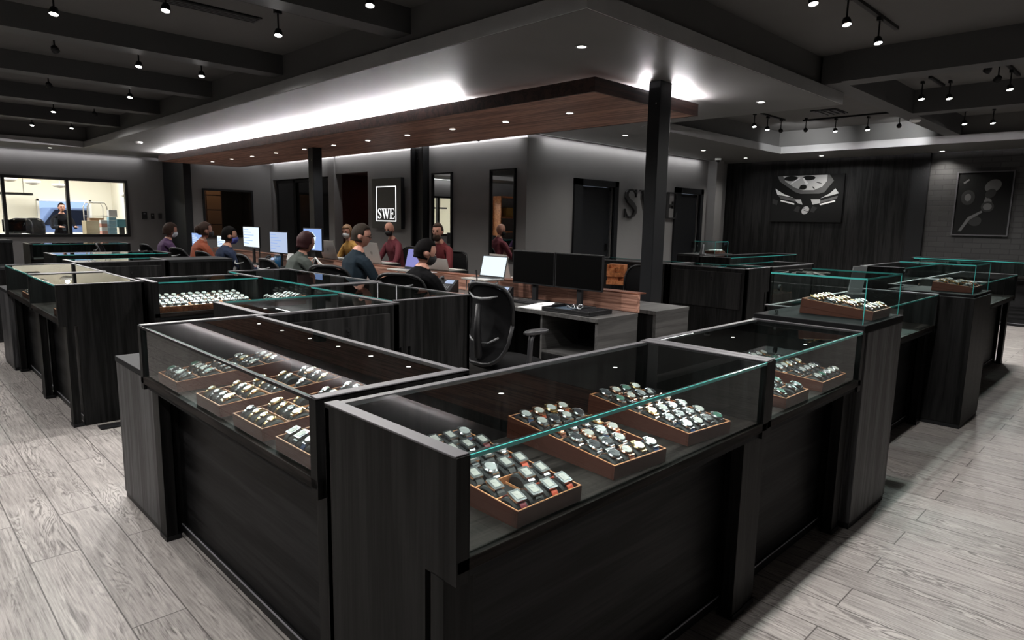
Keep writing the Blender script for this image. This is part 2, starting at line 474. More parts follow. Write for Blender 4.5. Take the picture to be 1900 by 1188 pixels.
# bolted column between panelled and brick wall
t = MB().box(13.22, 13.45, 3.20, 3.46, 0, 2.75)
for z in (2.36, 2.48):
    for y in (3.28, 3.38): t.cyl((13.22, y, z), 0.012, -0.012, 8, 'x')
struct(t, 'trim_2', 'black_metal')
t = MB().box(7.03, 7.17, 9.40, 9.44, 0, 2.75).box(7.03, 7.17, 9.72, 9.76, 0, 2.75).box(7.10, 7.17, 9.44, 9.72, 0, 2.75)
for z in (2.42, 2.52, 2.62):
    t.cyl((7.10, 9.52, z), 0.012, -0.012, 8, 'x'); t.cyl((7.10, 9.64, z), 0.012, -0.012, 8, 'x')
struct(t, 'trim_3', 'black_metal')
struct(B(7.13, 7.17, 12.62, 12.86, 0, 2.75), 'trim_4', 'wall_paint')

# interior window bands
def window_frame(n, axis, c, us, z0, z1, w, mat='black_metal', depth=0.12, off=-0.04):
    mb = MB()
    def bx(a, b, p, q):
        if axis == 'y': mb.box(a, b, c+off, c+off+depth, p, q)
        else: mb.box(c+off, c+off+depth, a, b, p, q)
    bx(us[0]-w, us[-1]+w, z0-w, z0); bx(us[0]-w, us[-1]+w, z1, z1+w)
    for i, u in enumerate(us):
        if i == 0: bx(u-w, u, z0, z1)
        elif i == len(us)-1: bx(u, u+w, z0, z1)
        else: bx(u-w/2, u+w/2, z0, z1)
    fr = struct(mb, 'window_%d' % n, mat)
    for a, b in zip(us[:-1], us[1:]):
        p = MB()
        if axis == 'y': p.box(a+w/2, b-w/2, c+0.05, c+0.058, z0, z1)
        else: p.box(c+0.05, c+0.058, a+w/2, b-w/2, z0, z1)
        p.build('window_pane', 'pane_window', fr)
    return fr
window_frame(1, 'y', 17.0, [-1.28, -0.16, 0.97, 2.10, 3.21, 4.31], 1.0, 2.15, 0.06)
window_frame(2, 'y', 15.72, [5.60, 6.66], 1.0, 2.02, 0.045, 'post_paint')

# recess with dark sliding glass doors, and dim corridor
struct(B(7.9, 8.0, 12.7, 15.9, 0, 2.6).box(7.32, 8.0, 15.60, 15.7, 0, 2.6).box(7.32, 8.0, 12.74, 12.86, 0, 2.6).box(7.32, 8.0, 12.7, 15.7, 2.33, 2.6), 'wall_recess', 'dark_room')
struct(B(9.2, 9.3, 11.2, 12.8, 0, 2.6).box(7.32, 9.3, 12.62, 12.74, 0, 2.6).box(7.32, 9.3, 11.26, 11.38, 0, 2.6).box(7.32, 9.3, 11.3, 12.7, 2.37, 2.6), 'wall_corridor', 'red_lit_wall')
for k, (a, b) in enumerate(((12.9, 13.75), (13.77, 14.62), (14.64, 15.56))):
    d = struct(B(7.25+0.03*(k % 2), 7.29+0.03*(k % 2), a, b, 0.01, 2.31), 'door_%d' % (k+1), 'dark_glass')
    e = MB().box(7.235, 7.25, a, a+0.05, 0.01, 2.31).box(7.235, 7.25, b-0.05, b, 0.01, 2.31).box(7.235, 7.25, a, b, 2.25, 2.31)
    e.build('door_frame', 'black_metal', d)
# two hinged doors on the doors wall
for k, (a, b) in enumerate(((8.45, 9.33), (11.47, 12.22))):
    d = struct(B(a+0.01, b-0.01, 7.05, 7.09, 0.01, 2.05), 'door_%d' % (k+4), 'dark_glass' if False else 'post_paint')
    e = MB().box(a-0.2, a, 6.96, 7.02, 0, 2.16).box(b, b+0.1, 6.96, 7.02, 0, 2.16).box(a-0.2, b+0.1, 6.96, 7.02, 2.06, 2.16)
    e.build('door_frame', 'post_paint', d)
    B(b-0.045, b-0.03, 7.03, 7.05, 0.2, 2.0).build('door_strip', 'brushed', d)
    B(b-0.12, b-0.09, 7.0, 7.05, 0.98, 1.1).build('door_handle', 'black_metal', d)

# soffits: body above, protruding lip below
struct(B(3.34, 7.55, 2.78, 15.72, 2.76, 3.15).box(3.34, 5.14, 15.72, 17, 2.76, 3.15).box(7.55, 13.3, 5.36, 7.0, 2.76, 3.15).box(12.06, 13.3, -3.2, 5.36, 2.76, 3.15)
       .box(-3.2, 3.34, 15.60, 17.0, 2.76, 3.15), 'ceiling_soffit', 'soffit_paint')
struct(B(3.29, 7.60, 2.73, 15.72, 2.75, 2.765), 'ceiling_soffit_face', 'soffit_paint')
struct(B(7.60, 13.3, 5.30, 7.0, 2.75, 2.765).box(12.0, 13.3, -3.2, 5.30, 2.75, 2.765).box(-3.2, 3.29, 15.55, 17.0, 2.75, 2.765).box(3.29, 5.3, 15.72, 17.0, 2.75, 2.765), 'ceiling_perimeter', 'soffit_paint')
lip = MB().box(3.28, 3.34, 2.72, 15.55, 2.752, 2.87).box(3.34, 7.61, 2.72, 2.78, 2.752, 2.87).box(7.55, 7.61, 2.78, 5.29, 2.752, 2.87)
lip.box(7.61, 12.0, 5.29, 5.36, 2.752, 2.87).box(11.99, 12.06, -3.2, 5.29, 2.752, 2.87).box(-3.2, 3.28, 15.54, 15.60, 2.752, 2.87)
struct(lip, 'trim_5', 'fascia_paint')
for k, (x0, x1, y0, y1, z0) in enumerate(((-3.2, 3.34, 4.62, 4.84, 2.95), (-3.2, 3.34, 6.92, 7.15, 2.95), (-3.2, 3.34, 8.92, 9.15, 2.95), (-3.2, 3.34, 11.0, 11.23, 2.95),
                                          (-3.2, 3.34, 13.15, 13.38, 2.95), (7.05, 12.06, 2.54, 2.75, 2.87), (7.0, 7.24, -3.2, 2.54, 2.87),
                                          (9.45, 9.68, -3.2, 2.54, 2.87))):
    struct(B(x0, x1, y0, y1, z0, 3.15), 'trim_%d' % (6+k), 'beam_paint')

# baseboards
struct(B(-3.2, 5.14, 16.985, 17.0, 0, 0.1), 'baseboard_left', 'post_paint')
struct(B(7.17, 8.25, 6.985, 7.0, 0, 0.1).box(9.43, 11.27, 6.985, 7.0, 0, 0.1), 'baseboard_doors', 'post_paint')

# steel posts through the shop floor
for lab, (x0, x1, y0, y1) in (('square black steel post in front of the wooden canopy, nearest the showcases', (5.31, 5.50, 3.50, 3.63)),
                              ('dark steel post rising behind the row of office workers', (5.25, 5.41, 9.94, 10.10))):
    zt = 2.75 if y0 < 3.6 else 2.568
    t = thing('steel_post', lab, 'post', ((x0+x1)/2, (y0+y1)/2, 0))
    w, d = (x1-x0)/2, (y1-y0)/2
    B(-w, w, -d, d, 0, zt).build('shaft', 'post_paint', t, bevel=0.006)
    B(-w-0.05, w+0.05, -d-0.05, d+0.05, 0, 0.012).build('base_plate', 'black_metal', t)
    for k in range(2): MB().cyl((-w-0.0, -d+0.04, zt-0.2+0.1*0), 0.006, -0.004, 8, 'x').build('bolt', 'brushed', t) if k == 0 else None

# ------------------------------------------------------------------ canopy
cn = thing('ceiling_canopy', 'long walnut veneered canopy hung below the grey soffit above the desks', 'canopy', (5.445, 9.545, 2.57))
B(-0.855, 0.855, -5.855, 5.855, 0, 0.02).build('bottom_panel', 'walnut', cn)
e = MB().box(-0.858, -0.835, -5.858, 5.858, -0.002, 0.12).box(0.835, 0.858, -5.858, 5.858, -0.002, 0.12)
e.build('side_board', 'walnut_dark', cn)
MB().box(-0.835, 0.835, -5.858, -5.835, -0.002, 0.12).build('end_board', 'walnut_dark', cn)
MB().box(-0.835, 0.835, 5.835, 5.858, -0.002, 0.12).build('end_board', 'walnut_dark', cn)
for x in (-0.5, 0.5):
    for y in (-5.2, -1.7, 1.7, 5.2):
        MB().cyl((x, y, 0.02), 0.012, 0.155, 8).build('hanger', 'black_metal', cn)
B(-0.80, -0.785, -3.95, 5.7, 0.095, 0.127).build('light_strip', 'cove_strip', cn)
B(-0.03, 0.80, -5.80, -5.785, 0.095, 0.127).build('light_strip', 'cove_strip', cn)
B(-0.82, -0.74, -5.7, 5.75, 0.06, 0.093).build('strip_tray', 'brushed', cn)
B(-0.70, 0.82, -5.82, -5.74, 0.06, 0.093).build('strip_tray', 'brushed', cn)

def downlight(loc, lab, on=True, w=DOWN_W, group=None):
    t = thing('recessed_downlight', lab, 'ceiling light', loc, 0, group)
    MB().lathe((0, 0, 0), [(0.036, -0.001), (0.036, -0.006), (0.050, -0.006), (0.050, -0.001)], 20).build('trim_ring', 'fascia_paint', t)
    MB().cyl((0, 0, -0.004), 0.034, 0.003, 20).build('lens', 'down_on', t)
    l = bpy.data.lights.new('downlight_lamp', 'SPOT'); l.energy = w; l.spot_size = math.radians(130); l.spot_blend = 0.8
    l.shadow_soft_size = 0.03; l.color = (1, 0.96, 0.9)
    o = bpy.data.objects.new('downlight_lamp', l); COL.objects.link(o); o.parent = t; o.location = (0, 0, -0.02)
    return t
cy = [4.586, 5.54, 6.49, 7.44, 8.41, 9.38, 10.33, 11.38, 12.38, 13.34, 14.34]
for i, y in enumerate(cy):
    downlight((5.31, y, 2.568), 'small recessed downlight in the walnut canopy, %s counted from its near end' % ORD[i], group='downlights in the walnut canopy')
for x, y, lab in ((3.943, 3.308, 'round recessed downlight in the grey soffit left of the big post'),
                  (6.905, 3.299, 'round recessed downlight in the grey soffit right of the walnut canopy'),
                  (8.224, 6.0, 'recessed downlight in the soffit above the left dark door'),
                  (10.69, 6.1, 'recessed downlight in the soffit above the raised dark wall letters'),
                  (12.33, 6.12, 'recessed downlight in the soffit beside the far right door'),
                  (12.72, 4.84, 'recessed downlight in the soffit above the large watch picture'),
                  (13.05, 3.0, 'recessed downlight in the soffit above the brick wall'),
                  (2.823, 16.18, 'recessed downlight in the soffit above the long interior window')):
    downlight((x, y, 2.75), lab)
for x, y, z, lab in ((3.679, 13.4, 2.75, 'white round smoke detector on the soffit left of the canopy'),
                     (9.98, 2.64, 2.87, 'white round smoke detector under the right ceiling beam')):
    t = thing('smoke_detector', lab, 'smoke detector', (x, y, z))
    MB().lathe((0, 0, 0), [(0.065, 0), (0.065, -0.02), (0.05, -0.035), (0.01, -0.04)], 20).build('housing', 'white', t, smooth=False)
for x, y, lab in ((6.95, 7.86, 'white dome security camera on the ceiling above the right mirror'),
                  (6.6, 15.1, 'white dome security camera on the ceiling in the far office corner'),
                  (12.15, 6.6, 'white dome security camera by the far right door')):
    t = thing('security_camera', lab, 'security camera', (x, y, 2.75))
    MB().lathe((0, 0, 0), [(0.06, 0), (0.06, -0.03), (0.052, -0.035)], 20).build('housing', 'white', t)
    MB().ell((0, 0, -0.035), 0.045, 0.045, 0.045, 16, 6, -1, 0.0).build('dome', 'black_plastic', t, smooth=True)
t = thing('air_vent', 'long black slotted air vent in the left ceiling bay', 'vent', (2.2, 5.88, 3.15))
B(-0.42, 0.42, -0.09, 0.09, -0.012, 0).build('frame', 'black_metal', t)
for k in range(4): B(-0.40, 0.40, -0.075+0.04*k, -0.06+0.04*k, -0.022, -0.012).build('slat', 'beam_paint', t)
t = thing('air_vent', 'small grey ceiling vent above the large watch picture', 'vent', (10.4, 3.9, 3.15))
B(-0.25, 0.25, -0.18, 0.18, -0.012, 0).build('frame', 'black_metal', t)
for k in range(4): B(-0.22, 0.22, -0.15+0.08*k, -0.12+0.08*k, -0.022, -0.012).build('slat', 'beam_paint', t)

# ------------------------------------------------------------------ track lights
def spot_head(loc, lab, on=True, aim=(0, 0, -1), w=None, group=None, zt=3.125, rz=0.0, size=160):
    t = thing('track_spotlight', lab, 'spotlight', loc, rz, group)
    h = zt-loc[2]
    MB().cyl((0, 0, 0.02), 0.007, h-0.02, 8).box(-0.03, 0.03, -0.016, 0.016, h-0.03, h).build('stem', 'black_metal', t)
    q = Vector((0, 0, -1)).rotation_difference(Vector(aim).normalized())
    r = q.to_euler()
    hd = MB().lathe((0, 0, 0), [(0.010, 0.030), (0.024, 0.022), (0.032, 0.0), (0.033, -0.030), (0.030, -0.030), (0.028, -0.02)], 16)
    hd.build('lamp_head', 'black_metal', t, smooth=False, rot=r)
    MB().cyl((0, 0, -0.026), 0.028, 0.005, 16).build('lamp_lens', 'lens_on' if on else 'lens_dim', t, rot=r)
    if on:
        l = bpy.data.lights.new('track_lamp', 'SPOT'); l.energy = w or SPOT_W; l.spot_size = math.radians(size); l.spot_blend = 0.7
        l.shadow_soft_size = 0.03; l.color = (1, 0.97, 0.94)
        o = bpy.data.objects.new('track_lamp', l); COL.objects.link(o); o.parent = t
        o.location = q @ Vector((0, 0, -0.045)); o.rotation_euler = r
    return t
def rail(x0, x1, y0, y1, lab):
    t = thing('lighting_track', lab, 'lighting track', ((x0+x1)/2, (y0+y1)/2, 3.15))
    a, b = max((x1-x0)/2, 0.017), max((y1-y0)/2, 0.017)
    B(-a, a, -b, b, -0.025, 0).build('rail', 'black_metal', t)
    return t
rails = [
 ('first left ceiling bay, nearest the camera', (1.9, 3.2, 4.18, 4.18), [(2.673, 4.18, 1)]),
 ('second left ceiling bay, on its near rail', (1.5, 3.1, 5.40, 5.40), [(1.721, 5.40, 1), (2.576, 5.40, 1)]),
 ('second left ceiling bay, on its far rail', (0.4, 1.35, 6.13, 6.13), [(1.167, 6.13, 1)]),
 ('third left ceiling bay', (0.3, 3.0, 7.56, 7.56), [(1.408, 7.50, 0), (2.131, 7.58, 1), (2.731, 7.56, 1)]),
 ('fourth left ceiling bay', (0.3, 3.0, 9.60, 9.60), [(1.713, 9.60, 0), (2.576, 9.62, 1)]),
 ('fifth left ceiling bay', (0.8, 3.0, 11.75, 11.75), [(1.16, 11.75, 0), (2.16, 11.9, 1), (2.644, 11.73, 0)]),
 ('farthest left ceiling bay', (1.6, 3.0, 13.95, 13.95), [(2.213, 14.0, 1), (2.77, 13.9, 1)]),
 ('near right ceiling bay', (3.9, 6.45, 1.92, 1.92), [(4.672, 1.92, 1), (5.297, 1.92, 1), (5.977, 1.91, 1)]),
 ('right ceiling bay beside the cross beam', (7.4, 9.2, 1.47, 1.47), [(7.696, 1.47, 0), (8.23, 1.48, 0), (8.798, 1.47, 1)]),
 ('small bay over the right showcases', (8.7, 9.3, 2.2, 2.2), [(8.83, 2.30, 1), (8.98, 2.06, 1)]),
 ('far bay left of the watch picture', (9.4, 10.7, 4.70, 4.70), [(9.706, 4.72, 1), (10.133, 4.71, 1), (10.503, 4.66, 0)]),
 ('far bay in front of the watch picture', (10.95, 10.95, 3.0, 4.5), [(10.65, 4.33, 0), (10.94, 3.99, 1), (11.05, 3.56, 1), (11.02, 3.12, 0)]),
 ('far right bay before the brick wall', (11.35, 11.35, 1.0, 2.45), [(11.24, 2.355, 1), (11.38, 2.047, 1)]),
]
for nm, (x0, x1, y0, y1), hs in rails:
    rail(x0, x1, y0, y1, 'slim black lighting rail under the ceiling, %s' % nm)
    for k, (x, y, on) in enumerate(hs):
        far = x > 8.5
        lab = '%s black track spotlight, %s, %s' % ('lit' if on else 'unlit', nm, 'the only one' if len(hs) == 1 else ORD[k]+' from the left')
        aim = (-0.18, -0.22, -0.95)
        if not on: aim = (0.5, 0.6, -0.7)
        if far and not on: aim = (1.2, 0.35, -0.13)
        h_ = spot_head((x, y, 2.95), lab, bool(on), aim, zt=3.125, w=SPOT_W*(0.4 if nm.startswith('near right') else (0.8 if y > 9 or far else 1)))
        if far and not on:      # these heads wash the soffit edge with a narrow beam
            l = bpy.data.lights.new('wash_lamp', 'SPOT'); l.energy = 55; l.spot_size = math.radians(65); l.spot_blend = 0.8; l.shadow_soft_size = 0.03
            v = Vector((1.2, 0.35, -0.13)).normalized(); q = Vector((0, 0, -1)).rotation_difference(v)
            o = bpy.data.objects.new('wash_lamp', l); COL.objects.link(o); o.parent = h_; o.location = v*0.05; o.rotation_euler = q.to_euler()
# aisle rails overhead, just outside the photograph, that light the floor and the near showcases
rail(0.4, 3.6, 1.08, 1.08, 'slim black lighting rail directly above the nearest showcase front')
for k, x in enumerate((0.7, 1.9, 3.2)):
    spot_head((x, 1.08, 2.95), 'lit black track spotlight above the nearest showcase front, %s from the left' % ORD[k], True, w=SPOT_W*1.0, size=150)
rail(-0.7, -0.7, 0.5, 9.5, 'slim black lighting rail above the left aisle')
for k, y in enumerate((0.9, 3.2, 5.6, 8.2)):
    spot_head((-0.5, y, 2.95), 'lit black track spotlight above the left aisle, %s from the camera' % ORD[k], True, w=SPOT_W*0.86, size=130, aim=(0.1, 0, -1))

# slot lights hidden in the ceiling gap along the walls
def slot(lab, x0, x1, y0, y1, w):
    t = thing('wall_slot_light', lab, 'slot light', ((x0+x1)/2, (y0+y1)/2, 2.745))
    a, b = (x1-x0)/2, (y1-y0)/2
    B(-a, a, -b, b, 0, 0.006).build('channel', 'fascia_paint', t)
    L = max(a, b)*2
    area('slot_lamp', (0, 0, -0.004), (0, 0, 0), 2*a*0.9, 2*b*0.98, w*L, (1, 0.98, 0.97), t)
slot('thin light slot at the top of the wall with the lit sign', 7.08, 7.11, 7.05, 15.6, 2.2)
slot('thin light slot at the top of the wall with two dark doors', 7.25, 12.4, 6.90, 6.93, 2.6)
slot('thin light slot above the long interior window', -1.3, 5.0, 16.90, 16.93, 1.5)
slot('thin light slot above the small office window', 5.4, 7.0, 15.62, 15.65, 1.0)
# ------------------------------------------------------------------ showcases
H, DK = 0.978, 0.755
def showcase(label, loc, rz, L, depth=0.525, edge='glass_edge', left=True, right=True, wood_l='black_wood', light=True, lock=True, kick=True, group=None, w=None, legs=(True, True), seam=False):
    t = thing('display_case', label, 'display case', loc, rz, group)
    # lower cabinet, recessed from the display deck
    B(0.03, L-0.03, 0.13, depth-0.005, 0.04, DK-0.035).build('cabinet_body', 'black_wood_x', t, bevel=0.002)
    B(0.03, L-0.03, 0.122, 0.13, 0.0, 0.045).build('toe_kick', 'black_metal', t)
    B(0.03, L-0.03, 0.1185, 0.122, 0.040, 0.046).build('kick_trim', 'kick_highlight', t)
    B(0.002, L-0.002, 0.0, depth-0.024, DK-0.030, DK).build('display_deck', 'deck_wood', t, bevel=0.002)
    B(0.002, L-0.002, 0.012, 0.05, DK-0.052, DK-0.030).build('deck_rail', 'ledge', t)
    for s, on in ((0, left), (1, right)):
        if not on: continue
        x0, x1 = (0.0, 0.036) if s == 0 else (L-0.036, L)
        MB().box(x0, x1, 0.0, depth, DK-0.055, H).box(x0, x1, 0.105, depth, 0.0, DK-0.055).build('end_panel', wood_l, t)
        B(x0-0.001, x1+0.001, 0.004, depth+0.001, H-0.001, H+0.004).build('end_cap', 'cap', t, bevel=0.0015)
        if legs[s]:
            lx0, lx1 = (0.0, 0.085) if s == 0 else (L-0.085, L)
            B(lx0, lx1, 0.040, 0.086, 0.0, DK-0.052).build('leg', wood_l, t, bevel=0.0015)
            B(lx0-0.002, lx1+0.002, 0.036, 0.10, 0.0, 0.022).build('leg_shoe', 'black_metal', t)
    # staff side
    B(0.0, L, depth-0.022, depth, 0.08, H-0.008).build('back_panel', 'black_wood', t, bevel=0.001)
    d = B(0.07, L-0.07, depth, depth+0.012, 0.52, H-0.05).build('back_door', 'black_panel', t, bevel=0.003)
    if lock:
        MB().cyl((L*0.42, depth+0.012, 0.86), 0.011, 0.010, 12, 'y').build('lock', 'chrome', d)
        MB().cyl((L*0.42, depth+0.012, 0.835), 0.008, 0.008, 12, 'y').build('lock', 'chrome', d)
    B(0.03, L-0.03, depth-0.03, depth-0.004, H-0.012, H+0.001).build('back_rail', 'cap', t, bevel=0.001)
    # glass
    e = 0.038
    B(e, L-e, 0.012, 0.018, DK, H-0.008).build('front_glass', 'pane', t)
    B(e, L-e, 0.004, depth-0.03, H-0.008, H-0.001).build('top_glass', 'pane', t)
    B(e, L-e, 0.0, 0.0042, H-0.009, H).build('glass_edge', edge, t)
    if light:
        B(e, L-e, 0.020, 0.030, H-0.018, H-0.009).build('light_bar', 'black_metal', t)
        area('case_light', (L/2, 0.034, H-0.014), (math.radians(38), 0, 0), L*0.9, 0.008, (w or CASE_W)*L*0.42, (1, 0.97, 0.93), t)
    return t
def R(d): return math.radians(d)

showcase('near black display case with the brightest green glass edge, three watch trays inside', (0.802, 0.962, 0), 0, 1.443, 0.53, w=2.0)
showcase('black display case between the nearest front case and the tall glass box pedestal', (2.249, 0.966, 0), 0, 0.988, 0.53)
showcase('low left display case holding four brown trays, its top glass reflecting the canopy', (0.802, 3.11, 0), R(-90), 1.57, 0.53, edge='black_wood', w=0.4)  # unlit look of the glass edge painted in with a dark material
showcase('black display case whose locked staff side faces the camera behind the left case', (2.135, 3.70, 0), R(180), 0.80, 0.62, w=1.2)
showcase('display case in the inner aisle, nearer of the two with glass edges running away', (2.165, 4.21, 0), R(-90), 1.05, 0.57, w=2.0)
showcase('display case in the inner aisle behind it, with the blue lit end rail', (2.21, 5.755, 0), R(-90), 1.52, 0.57, w=2.0)
showcase('display case full of white dialled watches facing the inner aisle', (1.412, 5.03, 0), 0, 0.79, 0.43, w=3.0)
showcase('left block display case with the wide black end panel nearest the camera', (0.862, 6.20, 0), R(-90), 1.05, 0.53, w=1.5)
showcase('left block display case second along the left aisle', (0.872, 7.40, 0), R(-90), 1.17, 0.53, w=1.5)
showcase('case with a blue-black locked back standing behind the white watch case', (2.27, 8.02, 0), R(180), 0.85, 0.52, w=1.0)
showcase('far left display case whose top glass mirrors the bright window', (1.50, 8.95, 0), 0, 1.25, 0.55, light=False)
showcase('farthest display case standing below the interior window', (1.75, 12.1, 0), 0, 1.35, 0.6, light=False)
showcase('recessed display case between the two glass box pedestals', (3.84, 1.19, 0), 0, 1.71, 0.53, w=1.2)
showcase('display case just right of the second glass box pedestal', (6.20, 1.19, 0), 0, 1.0, 0.53, w=1.2)
showcase('display case at the right edge of the picture in the right row', (7.22, 1.19, 0), 0, 1.6, 0.53, w=1.2)
showcase('display case with its dark back to the desks, nearest the post', (6.85+0.55, 4.30, 0), R(90), 1.3, 0.55, w=1.4)
showcase('display case with its dark back to the desks, at the near corner', (6.85+0.55, 3.28, 0), R(90), 1.0, 0.55, w=1.4)
showcase('display case at right angles to the dark backed pair', (8.72, 3.82, 0), R(180), 1.25, 0.52, w=1.4)
showcase('display case under the large watch picture', (9.0, 4.6, 0), 0, 2.4, 0.5, w=1.0)
showcase('long display case against the brick wall', (12.3, 3.1, 0), R(-90), 2.6, 0.55, w=1.6)
showcase('display case in the far right row behind the second glass box', (8.9, 2.3, 0), 0, 2.0, 0.5, w=1.6)

# plain end and corner cabinets
def cabinet(label, loc, sx, sy, sz, mat='black_wood', top='ledge', rz=0, slab=0.03, over=0.004, name='pedestal_cabinet', cat='cabinet'):
    t = thing(name, label, cat, loc, rz)
    B(0, sx, 0, sy, 0.03, sz-slab).build('body', mat, t, bevel=0.002)
    B(0.004, sx-0.004, 0.004, sy-0.004, 0, 0.03).build('plinth', 'black_metal', t)
    B(-over, sx+over, -over, sy+over, sz-slab, sz).build('top_slab', top, t, bevel=0.003)
    return t
cabinet('low grey wooden counter at the far end of the left case', (0.845, 3.118, 0), 0.484, 0.575, 0.745, 'grey_wood', 'ledge', slab=0.028)
cabinet('low counter at the far end of the left block', (0.875, 7.41, 0), 0.50, 0.55, 0.745, 'grey_wood', 'ledge', slab=0.028)
cabinet('black end cabinet with vertical grain beside the blue-black locked case', (2.29, 7.52, 0), 0.66, 0.5, 0.978, 'black_wood')
cabinet('raised dark cabinet behind the far left block', (0.1, 9.78, 0), 1.15, 0.6, 1.12, 'black_wood')
cabinet('tall dark cabinet block at the far left edge', (0.15, 9.15, 0), 1.1, 0.6, 0.84, 'black_wood')
M_ = cabinet('tall grey wooden pedestal under the big glass box, right of centre', (3.268, 0.965, 0), 0.532, 0.56, 0.9705, 'grey_wood', 'black_metal', slab=0.002, over=0)
N_ = cabinet('tall black pedestal under the second glass box', (5.593, 0.98, 0), 0.585, 0.56, 0.965, 'black_wood', 'black_metal', slab=0.002, over=0)
P3 = cabinet('pedestal carrying the small distant glass box', (9.35, 5.2, 0), 0.9, 0.5, 0.985, 'black_wood', 'black_metal', slab=0.03, over=0)

def glass_box(label, loc, sx, sy, sz, foot=0.035):
    t = thing('glass_showcase', label, 'glass case', loc)
    if foot: B(-0.03, sx+0.03, -0.02, sy+0.06, 0, foot).build('base_slab', 'mesh_black', t, bevel=0.003)
    z0 = foot; g = 0.007
    B(0, sx, 0, g, z0, z0+sz-g).build('glass_panel', 'pane', t)
    B(0, sx, sy-g, sy, z0, z0+sz-g).build('glass_panel', 'pane', t)
    B(sx-g, sx, g, sy-g, z0, z0+sz-g).build('glass_panel', 'pane', t)
    B(0, g, g, sy-g, z0, z0+sz-g).build('glass_panel', 'pane', t)
    B(0, sx, 0, sy, z0+sz-g, z0+sz).build('glass_top', 'pane', t)
    e = MB(); q = 0.0035
    for (x0, x1, y0, y1) in ((-0.001, sx+0.001, -0.0015, 0), (-0.0015, 0, 0, sy), (sx, sx+0.0015, 0, sy)):
        e.box(x0, x1, y0, y1, z0+sz-g-0.001, z0+sz)
    e.build('glass_edge', 'glass_edge', t)
    e = MB()
    for x in (-0.001, sx-q+0.001):
        for y in (-0.001,): e.box(x, x+q, y, y+q, z0, z0+sz-g)
    e.build('corner_edge', 'glass_edge', t)
    for x in (0.03, sx-0.03):
        MB().cyl((x, sy-0.03, z0+0.001), 0.008, 0.02, 10).build('clamp', 'chrome', t)
    MB().cyl((0.06, sy-0.02, z0+sz*0.62), 0.016, -0.012, 14, 'y').build('lock', 'black_plastic', t)
    for x in (sx*0.52, sx*0.66):
        B(x-0.006, x+0.006, sy-0.16, sy-0.02, z0+sz-0.012, z0+sz-g).build('glass_bracket', 'silver', t)
    return t
glass_box('large clear glass box with bright green edges on the tall grey pedestal', (3.25, 0.985, 0.9705), 0.53, 0.45, 0.215)
glass_box('second clear glass box, on the black pedestal to the right', (5.66, 1.01, 0.965), 0.52, 0.49, 0.215, foot=0.02)
glass_box('small distant glass box below the wood panelled wall', (9.75, 5.25, 0.985), 0.42, 0.38, 0.20, foot=0.0)
t = thing('sign_holder', 'small grey card holder beside the distant glass box', 'sign holder', (9.45, 5.3, 0.985), R(20))
MB().prism([(-0.045, 0), (0.045, 0), (0.045, 0.012), (0.0, 0.16), (-0.012, 0.16), (-0.004, 0.012), (-0.045, 0.012)], -0.06, 0.06, 'x').build('stand', 'grey_plastic', t)
t = thing('sign_holder', 'slanted grey card easel between the two glass box pedestals', 'sign holder', (5.05, 1.6, 0.978), R(-40))
MB().prism([(-0.05, 0), (0.05, 0), (0.05, 0.01), (0.02, 0.01), (-0.02, 0.20), (-0.03, 0.20), (0.005, 0.01), (-0.05, 0.01)], -0.05, 0.05, 'x').build('stand', 'grey_plastic', t)

# floor outlet plates
for x, y, lab in ((1.02, 4.97, 'flat black floor plate at the foot of the wide black end panel'), (1.05, 7.1, 'flat black floor plate between the legs of the left block')):
    t = thing('floor_plate', lab, 'floor plate', (x, y, 0))
    B(0, 0.26, 0, 0.10, 0, 0.012).build('plate', 'black_metal', t, bevel=0.003)

